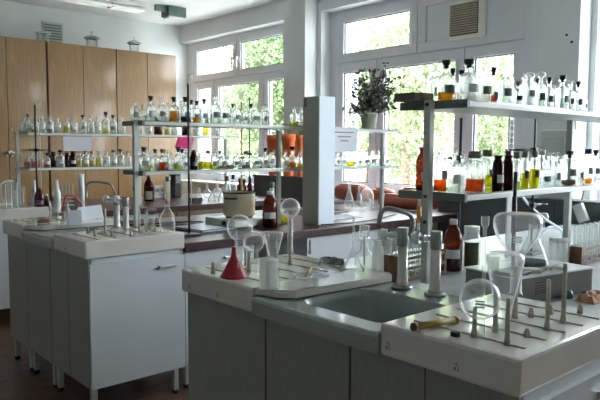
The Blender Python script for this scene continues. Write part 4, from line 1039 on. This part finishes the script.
# blue tray / book
t = thing('blue_notebook', 'flat blue folder lying on the brown middle worktop', 'folder', (2.12, 3.27, .841), R(8))
MB().box(0, .27, 0, .30, 0, .006, .001).build('back_cover', M['blue'], t)
MB().box(.004, .266, .004, .296, .006, .014).build('pages', M['paper'], t)
MB().box(0, .27, 0, .30, .014, .02, .001).build('front_cover', M['blue'], t)
# black cable loop
q = MB().tube([(2.05, 3.75, .847), (2.25, 3.68, .847), (2.42, 3.72, .847), (2.40, 3.80, .847), (2.2, 3.86, .847), (1.95, 3.9, .847)], .005, 8)
tag(q.build('power_cable', M['black']), 'black power cable looping across the brown middle worktop', 'cable')
q = MB().tube([(2.95, 3.10, .847), (3.2, 3.06, .847), (3.5, 3.10, .847), (3.9, 3.25, .847)], .005, 8)
tag(q.build('power_cable', M['black']), 'black cable running right from the white board box', 'cable')
# open papers on the middle worktop at right
tag(MB().box(3.25, 3.55, 3.28, 3.50, .8405, .846).build('open_book', M['paper']), 'open pale book on the middle worktop right of the white board', 'book')
tag(MB().box(3.30, 3.80, 3.66, 3.95, .8405, .85, .002).build('glass_tray', M['shelfglass']), 'flat greenish glass tray on the middle worktop towards window', 'tray')
# clear flasks on tray beside the window
for (x, yb, yt, wp, lab, sh) in ((349, 207, 178, 10, 'small conical flask with long neck before the terracotta trough', 'c'), (359, 208, 181, 8, 'second conical flask right of the long-necked one', 'c'), (367, 207, 188, 13, 'round-topped glass bell beside two small flasks', 'd'), (374, 208, 200, 8, 'small empty glass beaker by the bell', 'b')):
    p = at(x, yb, Z=.851); r = wp/2*depth(p)/F; h = at(x, yt, X=p.x).z-.851
    if sh == 'c': prof = [(r*.9, 0), (r, .01), (r*.95, h*.2), (r*.28, h*.55), (r*.24, h*.97), (r*.34, h)]
    elif sh == 'd': prof = [(r, 0), (r, h*.6)]+[(max(.001, r*math.cos(R(a))), h*.6+h*.4*math.sin(R(a))) for a in range(10, 91, 10)]
    else: prof = [(r*.95, 0), (r, .004), (r, h), (r*1.08, h+.002)]
    glass('glass_beaker' if sh == 'b' else 'bell_glass' if sh == 'd' else 'conical_flask', lab, 'beaker' if sh == 'b' else 'glassware', (p.x, p.y, .851), prof)
# yellow cup/liquid vial by the board
p = at(284.5, 222, Z=.841); 
t = thing('small_beaker', 'small beaker of bright yellow liquid between brown bottle and board', 'beaker', (p.x, p.y, .841))
MB().lathe([(.024, 0), (.026, .004), (.026, .07)], 20, cap1=False).build('cup', M['glass'], t)
MB().lathe([(.024, .003), (.025, .05)], 20).build('liquid', LQ['yellow'], t)
# tall grey cylinder behind
t = thing('green_capped_tube', 'upright plastic tube with green cap behind the brown bottle', 'tube', (at(272, 200, Y=3.75).x, 3.75, .841))
MB().cyl(.018, 0, .22, n=16).build('tube', M['frost'], t); MB().cyl(.02, .22, .26, n=16).build('cap', M['darkmetal'], t)
# big glassware on right corner of mid tray (carboy-like flask and washing bottle)
p = at(174, 232, Z=.9); 
p = Vector((1.77, 3.08, .9005)); r = .042
t = glass('wash_bottle', 'clear shouldered glass bottle with pink stopper on middle tray corner', 'bottle', p, [(r*.95, 0), (r, .008), (r, .07), (r*.9, .09), (r*.4, .125), (r*.3, .13), (r*.3, .165), (r*.38, .168)])
MB().cyl(.011, .155, .182, n=14).build('stopper', M['pinkstop'], t)
p = Vector((1.66, 3.08, .9005)); 
t = thing('bent_tube_holder', 'upside-down U-shaped glass tube standing on the middle tray', 'tube', p)
MB().tube([(-.02, 0, 0), (-.02, 0, .10), (-.01, 0, .125), (.015, 0, .13), (.04, 0, .125)], .006, 8).build('glass_tube', M['flask'], t)
t = thing('glass_beaker', 'beaker holding tan shells on the middle tray', 'beaker', (1.70, 3.15, .9005))
MB().lathe([(.027, 0), (.029, .004), (.029, .085), (.031, .087)], 20, cap1=False).build('cup', M['glass'], t)
bmx = MB()
for k in range(7): bmx.lathe([(.001, -.008), (.009, -.003), (.009, .003), (.001, .008)], 8, (rnd.uniform(-.012, .012), rnd.uniform(-.012, .012), .014+.006*k))
bmx.build('contents', M['cork'], t)
# folded white paper tents
q = MB()
A_ = at(67, 223, Z=.9); B_ = at(82, 222, Z=.9); D_ = at(101, 215, Z=.9)
def tent(a, b, h, off):
    m = MB(); bm = m.bm; n = (b-a).cross(Vector((0, 0, 1))).normalized()
    th = .003
    def sheet(s):
        v = [a+n*off*s, b+n*off*s, b+Vector((0, 0, h)), a+Vector((0, 0, h))]
        w_ = [x+n*th*s for x in v]
        V = [bm.verts.new(x) for x in v]+[bm.verts.new(x) for x in w_]
        for f in ((0, 1, 2, 3), (4, 5, 6, 7), (0, 1, 5, 4), (1, 2, 6, 5), (2, 3, 7, 6), (3, 0, 4, 7)): bm.faces.new([V[i] for i in f])
    sheet(1); sheet(-1)
    return m
tag(tent(at(68, 225, Z=.9), at(81, 224, Z=.9), .085, .02).build('folded_card', M['paper']), 'small folded white card standing on the middle bench left tray', 'card')
tag(tent(at(78, 221, Z=.9), at(101, 217.5, Z=.9), .085, .02).build('folded_card', M['paper']), 'wider folded white card standing just right of the small card', 'card')
p = at(55, 219, Z=.9)
glass('conical_beaker', 'tall flared glass beaker on the middle left draining tray', 'beaker', (p.x, p.y, .9005), [(.018, 0), (.02, .004), (.034, .11), (.036, .112)])
p = at(65, 216, Z=.9)
t = thing('plastic_funnel', 'white plastic funnel tilted beside the flared glass beaker', 'funnel', (p.x+.02, p.y, .902))
MB().lathe([(.04, .0), (.008, .05), (.005, .09)], 24).build('cone', M['white'], t); t.location.z = .9005
p = at(38, 217, Z=.9); p = Vector((1.42, 3.96, .9))
tag(MB().box(p.x-.03, p.x+.03, p.y-.012, p.y+.012, .9005, .918, .004).build('scrubbing_brush', M['wood']), 'small dark wooden brush on the middle left tray', 'brush')

# ================================================================== far bench objects
def tubeglass(label, x, yb, yt, wp, Z=.9, nm='measuring_cylinder'):
    p = at(x, yb, Z=Z); r = wp/2*depth(p)/F; h = at(x, yt, X=p.x).z-Z
    t = thing(nm, label, 'glassware', (p.x, p.y, Z), group='glassware standing on the far left tray')
    MB().lathe([(r*1.3, 0), (r*1.3, .006), (r, .01), (r, h), (r*1.15, h+.002)], 16, cap1=False).build('glass_body', M['glass'], t)
tubeglass('measuring cylinder on the far left tray, at the picture edge', 4, 209, 184, 5)
tubeglass('measuring cylinder on the far left tray, second from picture edge', 10, 209, 180, 4)
tubeglass('tall measuring cylinder in the middle of the far left tray', 15.5, 208, 182, 5)
tubeglass('short wide glass beaker near the end of the far left tray', 20.5, 207, 190, 6, nm='glass_beaker')
tubeglass('thin measuring cylinder at the end of the far left tray', 24, 207, 186, 3)
t = tap('chrome-spouted cream tap on the far left bench', at(10, 203, Z=.9).x, 5.35, [(at(10, 203, Z=.9).x, 5.35, 1.08), tuple(at(16, 184, Y=5.30)), tuple(at(12, 181, Y=5.25)), tuple(at(4, 182, Y=5.2)), tuple(at(0, 186, Y=5.15))], sr=.0065)
p = at(34, 208, Z=.841); tag(MB().box(p.x-.05, p.x+.04, p.y-.012, p.y+.012, .8405, .86, .003).build('scrubbing_brush', M['black']), 'dark brush lying on the end of the far left tray', 'brush')
tube_rack('far test tube rack beneath the far bottle rack', tuple(at(52, 200, Y=5.55).xy)+(.841,), (at(75, 200, Y=5.55).x, 5.55, .841), .05, 6, .011, .19, .09, endm='wood')
# two squeeze bottles & red tubing
for x, lab in ((33, 'white squeeze bottle left of the dark bottles on the far bench'), (56, 'white squeeze bottle right of the dark bottles on the far bench'), (80.5, 'tall white plastic cylinder at right end of the red tubing')):
    p = at(x, 150, Y=5.1); h = .26 if x < 80 else .30
    t = thing('squeeze_bottle', lab, 'bottle', (p.x, 5.1, .841)); t['group'] = 'white squeeze bottles on the far bench'
    MB().lathe([(.026, 0), (.028, .006), (.027, h*.6), (.012, h*.75), (.010, h)] if x < 80 else [(.024, 0), (.024, h)], 18).build('body', M['white'], t)
a = at(66, 199, Y=5.08); 
tag(MB().tube([(at(62, 200, Y=5.08).x, 5.08, .85), tuple(at(66, 196.5, Y=5.08)), tuple(at(74, 196.5, Y=5.08)), tuple(at(80, 202, Y=5.08)), (at(83, 205, Y=5.08).x, 5.08, .85)], .007, 8).build('rubber_tubing', M['red']), 'red rubber tubing arched over the far bench', 'tubing')
# jumble of glassware on the far worktop seen under the middle rack
t = thing('socket_box', 'white double socket box on the far bench under middle rack', 'socket', (at(155, 190, Y=5.9).x, 5.9, .841))
W_ = at(165, 190, Y=5.9).x-at(155, 190, Y=5.9).x
h_ = at(160, 186, Y=5.9).z-.841
MB().box(0, W_*.48, 0, .05, h_-.085, h_, .004).box(W_*.52, W_, 0, .05, h_-.085, h_, .004).box(0, W_, .01, .05, 0, h_-.085).build('housing', M['white'], t)
for k in (.24, .76): MB().rod((W_*k, .001, h_-.043), (W_*k, -.004, h_-.043), .022, 16).build('socket_face', M['labelg'], t)
t = thing('black_meter', 'dark upright instrument case on the far bench', 'instrument', (at(175, 190, Y=5.8).x, 5.8, .841))
MB().box(0, .07, 0, .12, 0, .25, .006).build('case', M['black'], t); MB().box(.01, .06, -.003, 0, .15, .23).build('dial', M['labelg'], t)
items = [(168, 'r', .022, .24, 5.5, 'upright metal-topped cylinder left of the dark instrument'), (199, 'c', .045, .13, 5.3, 'conical flask on the far bench, left in the cluster'), (207, 'f', .045, .15, 5.6, 'round flask second in the far cluster of glassware'),
         (212, 'c', .04, .10, 5.2, 'low conical flask in the middle of the far cluster'), (217, 'f', .05, .2, 5.65, 'tall-necked round flask left of the cream pot'), (222, 'c', .045, .14, 5.15, 'conical flask nearest the cream pot in the far cluster'), (196, 'd', .03, .06, 5.15, 'small dark stopper block on the far bench')]
for x, k, r, h, Y, lab in items:
    p = at(x, 190, Y=Y)
    if k == 'f': glass('round_flask', lab, 'flask', (p.x, Y, .8415), [(r*.4, 0), (r*.8, .012), (r, r), (r*.75, r*1.65), (r*.3, r*1.95), (r*.28, max(h, r*2.1)), (r*.36, max(h, r*2.1)+.002)], m='glass')
    elif k == 'c': glass('conical_flask', lab, 'flask', (p.x, Y, .8415), [(r*.92, 0), (r, .008), (r*.93, h*.2), (r*.32, h*.7), (r*.28, h), (r*.4, h+.002)], m='glass')
    elif k == 'r':
        t = thing('gas_cylinder', lab, 'cylinder', (p.x, Y, .8415)); MB().cyl(r, 0, h*.8, n=16).build('tube', M['frost'], t); MB().cyl(r*1.1, h*.8, h, n=16).build('cap', M['gunmetal'], t)
    else: tag(MB().box(-.05, .05, -.03, .03, 0, .05, .004).build('stopper_block', M['black'], None, (p.x, Y, .8415)), lab, 'block')
# dark-capped dropper bottles far behind the pot
for i, (x, mm, yt, lab) in enumerate(((227, 'wood', 176, 'tan-capped'), (233, 'black', 174, 'black-capped'), (240, 'amber', 178, 'brown'), (244, 'amber', 179, 'dark brown'), (250, 'darkamber', 177, 'reddish brown'))):
    p = at(x, 170, Y=5.02); z = .8415; h = at(x, yt, Y=5.02).z-z
    t = thing('dropper_bottle', '%s dropper bottle seen above the cream pot, %s from the left' % (lab, ORD[i]), 'bottle', (p.x, 5.02, z), group='dropper bottles behind the cream pot')
    r = 4*depth(p)/F
    MB().lathe([(r*.9, 0), (r, .006), (r, h*.6), (r*.4, h*.75), (r*.35, h*.85)], 16).build('bottle_body', M['glass'] if i < 2 else M[mm], t)
    MB().lathe([(r*.45, h*.82), (r*.4, h)], 12).build('cap', M[mm] if i < 2 else M['black'], t)

# ================================================================== things hanging or lying on racks
def sheet(label, x0, x1, y0, y1, Y, lines=0, m='paper'):
    a = at(x0, y0, Y=Y); b = at(x1, y1, Y=Y)
    t = tag(MB().box(a.x, b.x, Y-.0012, Y, b.z, a.z).build('paper_sheet', M[m]), label, 'paper')
    for k in range(lines):
        L = (b.x-a.x)*(.75, .5, .3)[k]; cx = (a.x+b.x)/2; z = a.z-(a.z-b.z)*(.2+.17*k)
        MB().box(cx-L/2, cx+L/2, Y-.002, Y-.0013, z-.004, z+.004).build('printed_line', M['ink'], t)
    return t
sheet('white notice with three printed lines hanging from middle rack', 331, 357, 127, 152, 3.30, 3)
sheet('blank white paper sheet hanging from the far rack', 63, 92, 136.5, 151, 5.14)
a = at(176, 137, Y=5.12); b = at(193, 149, Y=5.12)
m = MB(); bm = m.bm
pts = [(a.x+.02, a.z), (b.x, a.z), (b.x-.03, b.z), (a.x-.01, b.z+.01)]
f_ = [bm.verts.new((x, 5.10, z)) for x, z in pts]+[bm.verts.new((x, 5.125, z)) for x, z in pts]
for q in ((0, 1, 2, 3), (4, 5, 6, 7), (0, 1, 5, 4), (1, 2, 6, 5), (2, 3, 7, 6), (3, 0, 4, 7)): bm.faces.new([f_[i] for i in q])
tag(m.build('hanging_pouch', M['pinksheet']), 'bright pink pouch hanging from the far rack', 'pouch')
p = at(403.5, 103, Z=1.5205)
t = thing('flat_carton', 'flat carton with yellow-green end lying across the upper left shelf end', 'carton', (1.775, 1.40, 1.5235), R(0))
MB().box(-.03, .035, -.02, .07, 0, .028, .002).build('box_body', M['boxgrey'], t)
MB().box(-.031, .036, -.05, -.0202, 0, .026, .002).build('yellow_end', M['leaf2'] if False else M['khaki'], t)
p = at(286, 123, Y=3.40)
t = thing('glass_dish', 'flat green-rimmed glass dish on the middle rack upper shelf', 'dish', (p.x, 3.40, 1.5128))
MB().lathe([(.03, 0), (.035, .006), (.038, .014)], 20, cap1=False).build('dish', M['glass'], t); MB().lathe([(.036, .012), (.04, .015), (.036, .017)], 20, cap0=False, cap1=False).build('rim', M['teal'], t)
# amber plastic clip and pipettes hanging behind post
p = at(419, 206, Y=1.62)
t = thing('orange_clamp', 'bright orange plastic tube clip hanging behind the rack post', 'clip', (p.x, 1.62, .0))
t.location = (p.x, 1.62, .841)
z0 = p.z-.841
MB().rod((0, 0, z0), (0, 0, z0-.06), .009, 12).rod((0, 0, z0-.045), (.03, 0, z0-.045), .006, 10).rod((0, 0, z0-.05), (-.02, 0, z0-.07), .006, 10).build('clip_body', M['amberplastic'], t)
MB().cyl(.006, 0, z0-.06, n=10).build('glass_stem', M['flask'], t)
MB().cyl(.006, z0, z0+.035, n=10).build('white_tip', M['white'], t)
# distillation column strip (white with round holes)
p = at(511.5, 120, Y=1.62); q_ = at(511.5, 150, Y=1.62)
t = thing('perforated_strip', 'white perforated upright strip behind the nearest rack', 'strip', (p.x, 1.62, .841))
MB().box(-.02, .02, -.004, .004, 0, p.z-.841+.01, .001).build('strip', M['white'], t)
s = MB()
for k in range(5):
    z = p.z-.841-.012-k*.028; s.rod((0, -.005, z), (0, .005, z), .0135, 14)
s.build('holes', M['labelg'], t)
# hoses and glass between rack 1 and the dark cupboard
tag(MB().tube([tuple(at(521, 195, Y=1.64)), tuple(at(530, 206, Y=1.64)), tuple(at(545, 219, Y=1.64)), tuple(at(560, 229, Y=1.64)), tuple(at(566, 238, Y=1.64)), tuple(at(568, 262, Y=1.64))], .006, 8).build('clear_hose', M['hose']), 'pale blue clear hose sloping down behind the nearest rack', 'hose')
tag(MB().tube([tuple(at(538, 245, Y=1.72)), tuple(at(541, 234, Y=1.72)), tuple(at(550, 227, Y=1.72)), tuple(at(560, 230, Y=1.72)), tuple(at(563, 240, Y=1.72)), tuple(at(563, 262, Y=1.72))], .007, 8).build('clear_hose', M['hose']), 'pale blue clear hose bent in an arch above the white pots', 'hose')
p = at(544, 217, Y=1.66)
glass('round_flask', 'small glass bulb clamped beside the hose behind nearest rack', 'flask', (p.x, 1.66, .8415), [(.012, 0), (.006, .01), (.006, p.z-.8415-.03), (.02, p.z-.8415-.015), (.024, p.z-.8415), (.018, p.z-.8415+.018), (.001, p.z-.8415+.024)])
# pale grey box standing behind
a = at(541, 130, X=4.47); b = at(567, 158, X=4.47)
t = thing('grey_cabinet_box', 'grey-green metal box standing on the dark cupboard below window', 'box', (4.47, b.y, 1.0025))
MB().box(0, .14, 0, a.y-b.y, 0, a.z-1.0025, .01).build('case', M['metalgrey'], t)
MB().box(-.004, 0, .02, a.y-b.y-.02, .03, a.z-1.05, .001).build('front_plate', M['boardside'], t)
# white device hanging on the dark cupboard front with cable
a = at(583, 213, X=4.40)
t = thing('hanging_plug', 'white plug unit hanging by a cable before the dark cupboard', 'plug', (4.37, a.y, a.z))
o = MB().box(-.02, .02, -.035, .035, -.065, .065, .006).build('plug_body', M['metalgrey'], t); o.rotation_euler.x = R(-25)
MB().tube([(0, 0, .09), (0, -.01, .16), (0, .01, .25), (.03, .01, .33)], .006, 8).build('cord', M['cork'], t)

# ================================================================== plants, pots and troughs at the windows
def trough(label, X, y0, y1, z, r, m='terracotta'):
    t = thing('plant_trough', label, 'planter', (X, y0, z), group='terracotta plant troughs by the window')
    L = y1-y0; bm = MB(); rings = []; n = 20
    for s_, k in ((0, .55), (.015, .8), (.05, .96), (.1, 1), (L-.1, 1), (L-.05, .96), (L-.015, .8), (L, .55)):
        rings.append([bm.bm.verts.new((r*k*math.cos(2*math.pi*i/n), s_, r+r*k*.95*math.sin(2*math.pi*i/n))) for i in range(n)])
    for a, b in zip(rings, rings[1:]):
        for i in range(n):
            f = bm.bm.faces.new((a[i], a[(i+1) % n], b[(i+1) % n], b[i])); f.smooth = True
    bm.bm.faces.new(rings[0]); bm.bm.faces.new(rings[-1])
    bm.build('trough_body', M[m], t)
    MB().box(-r*.5, r*.5, .08, L-.08, r*1.85, r*1.98, .004).build('opening_rim', M['terracotta'], t)
trough('rounded terracotta trough at the left, behind the small flasks', 4.58, at(368, 200, X=4.58).y, at(337, 200, X=4.58).y, .842, .085)
trough('short terracotta trough between the left one and long one', 4.60, at(394, 200, X=4.6).y, at(372, 200, X=4.6).y, .842, .075)
trough('long terracotta trough on the window side behind the arched tap', 4.62, 3.30, at(398, 200, X=4.6).y, .842, .085)
trough('long red-brown trough lower and nearer than the others', 4.28, 3.30, at(380, 207, X=4.28).y, .842, .065)
tag(MB().box(4.12, 4.44, 3.28, 4.72, .60, .84, .004).build('window_bench', M['pale_top']), 'pale ledge below the windows carrying terracotta troughs', 'ledge') if False else None
t = thing('window_ledge', 'pale ledge below the window carrying the terracotta troughs', 'ledge', (4.42, 3.28, 0))
MB().box(0, .27, 0, 1.44, .80, .8405, .004).build('ledge_top', M['pale_top'], t); MB().box(.02, .26, .02, 1.42, 0, .80).build('ledge_body', M['white_lam'], t)
for (x0, x1, yt, yb, lab) in ((267.5, 277, 135, 160, 'small orange pot left of the rack post, on dark cupboard'), (281, 296, 134, 163, 'larger orange pot with trailing green plant on the dark cupboard'), (297, 305, 135, 163, 'orange pot partly hidden behind the white board')):
    X = 4.53; a = at(x0, 150, X=X); b = at(x1, 150, X=X); r = min(.075, (a.y-b.y)/2*.72); z = 1.0605; h = at((x0+x1)/2, yt, X=X).z-z
    t = thing('flower_pot', lab, 'flower pot', (X, (a.y+b.y)/2, z), group='orange pots on the dark window cupboard')
    MB().lathe([(r*.72, 0), (r*.74, .004), (r*.97, h*.82), (r*1.04, h*.83), (r*1.06, h), (r*.98, h), (r*.94, h-.03)], 24).build('pot_body', M['orange'], t)
    MB().cyl(r*.93, h-.035, h-.03, n=20).build('soil', M['soil'], t)
    lf = bmesh.new(); r_ = random.Random(int(x0))
    for i in range(60):
        a_ = r_.uniform(0, 6.28); rr = r*r_.uniform(.3, 1.25); c = Vector((rr*math.cos(a_), rr*math.sin(a_), h+r_.uniform(-.02, .05)-(.06 if rr > r*1.05 else 0)))
        u = Vector((math.cos(a_), math.sin(a_), -.3)).normalized()*.022; w2 = u.cross(Vector((0, 0, 1))).normalized()*.01
        lf.faces.new([lf.verts.new(c-u), lf.verts.new(c+w2), lf.verts.new(c+u), lf.verts.new(c-w2)])
    me = bpy.data.meshes.new('foliage'); lf.to_mesh(me); lf.free(); me.materials.append(M['leaf2']); o = bpy.data.objects.new('foliage', me); C.objects.link(o); o.parent = t
# houseplant in a cream pot on the middle rack's end
p = at(369, 120, Y=3.43); X, Y = p.x, 3.43; d = depth(p); z = 1.5125
t = thing('potted_plant', 'bushy dark-leaved houseplant in a cream pot on the middle rack', 'plant', (X, Y, z))
r = 8.5*d/F; h = at(369, 113, Y=Y).z-z
MB().lathe([(r*.75, 0), (r*.8, .004), (r*.98, h-.02), (r*1.05, h-.02), (r*1.06, h), (r*.95, h), (r*.92, h-.02)], 24).build('pot', M['creampot'], t)
MB().cyl(r*.9, h-.024, h-.02, n=20).build('soil', M['soil'], t)
stems = MB(); lf = bmesh.new(); r_ = random.Random(21)
targets = []
for (px, py) in ((348, 84), (358, 78), (366, 74), (374, 80), (382, 72), (389, 68), (396, 82), (344, 106), (351, 96), (346, 112), (360, 92), (368, 88), (376, 92), (385, 86), (392, 98), (390, 106), (364, 100), (372, 103), (380, 104), (384, 96), (357, 104), (401, 81), (366, 96), (378, 76), (362, 84), (372, 96), (388, 92)):
    q = at(px, py, Y=Y)-Vector((X, Y, z)); targets.append(Vector((q.x, r_.uniform(-.10, .10), q.z)))
    if px < 352: targets[-1].y = -.09
def leaf(c, s):
    nn = Vector((r_.gauss(0, 1), r_.gauss(0, 1), r_.gauss(0, 1)+.5)).normalized(); u = nn.orthogonal().normalized(); u = Matrix.Rotation(r_.uniform(0, 6.28), 3, nn) @ u
    v = nn.cross(u); k = nn*s*.15
    lf.faces.new([lf.verts.new(c-u*s), lf.verts.new(c-u*s*.2+v*s*.5+k), lf.verts.new(c+u*s), lf.verts.new(c-u*s*.2-v*s*.5+k)])
for g in targets:
    b0 = Vector((r_.uniform(-.02, .02), r_.uniform(-.02, .02), h-.02)); mid = b0.lerp(g, .5)+Vector((r_.uniform(-.02, .02), 0, .02))
    stems.tube([b0, mid, g], .0022, 5, 4)
    for k in range(46):
        tt = r_.uniform(.35, 1.08); c = b0.lerp(g, tt)+Vector((r_.gauss(0, .029), r_.gauss(0, .029), r_.gauss(0, .027)))
        leaf(c, r_.uniform(.014, .027))
stems.build('stems', M['leaf'], t)
me = bpy.data.meshes.new('leaves'); lf.to_mesh(me); lf.free(); me.materials.append(M['leaf']); o = bpy.data.objects.new('leaves', me); C.objects.link(o); o.parent = t

# ================================================================== light
wd = bpy.data.worlds.new('sky'); sc.world = wd; wd.use_nodes = True
nt = wd.node_tree; nt.nodes.clear(); ow = nt.nodes.new('ShaderNodeOutputWorld'); bg = nt.nodes.new('ShaderNodeBackground')
bg.inputs[0].default_value = (.87, .92, .97, 1); bg.inputs[1].default_value = 4.0
nt.links.new(bg.outputs[0], ow.inputs[0])
sun = bpy.data.lights.new('sun', 'SUN'); sun.energy = 2.6; sun.angle = R(2); sun.color = (1, .95, .82)
so = bpy.data.objects.new('sun', sun); C.objects.link(so)
so.rotation_euler = Vector((1.0, .35, -1.1)).to_track_quat('-Z', 'Y').to_euler()
for i, (a, b) in enumerate(bays):
    l = bpy.data.lights.new('window_portal', 'AREA'); l.shape = 'RECTANGLE'; l.size = WTOP-SILL; l.size_y = b-a
    l.cycles.is_portal = True
    o = bpy.data.objects.new('window_portal', l); C.objects.link(o); o.location = (5.12, (a+b)/2, (SILL+WTOP)/2)
    o.rotation_euler = (0, R(90), 0)
# ================================================================== camera
cd = bpy.data.cameras.new('camera'); cd.sensor_width = 36; cd.lens = F*36/600; cd.clip_start = .05; cd.clip_end = 200
cam = bpy.data.objects.new('camera', cd); C.objects.link(cam)
mw = Matrix((rt, up, -fw)).transposed().to_4x4(); mw.translation = EYE; cam.matrix_world = mw
sc.camera = cam
sc.view_settings.view_transform = 'Standard'; sc.view_settings.look = 'None'; sc.view_settings.gamma = 1
sc.view_settings.exposure = 2.4; sc.view_settings.use_curve_mapping = False
cy_ = sc.cycles
cy_.max_bounces = 10; cy_.diffuse_bounces = 6; cy_.glossy_bounces = 4; cy_.transmission_bounces = 14; cy_.transparent_max_bounces = 40
cy_.caustics_reflective = False; cy_.caustics_refractive = False; cy_.sample_clamp_indirect = 6; cy_.use_denoising = True
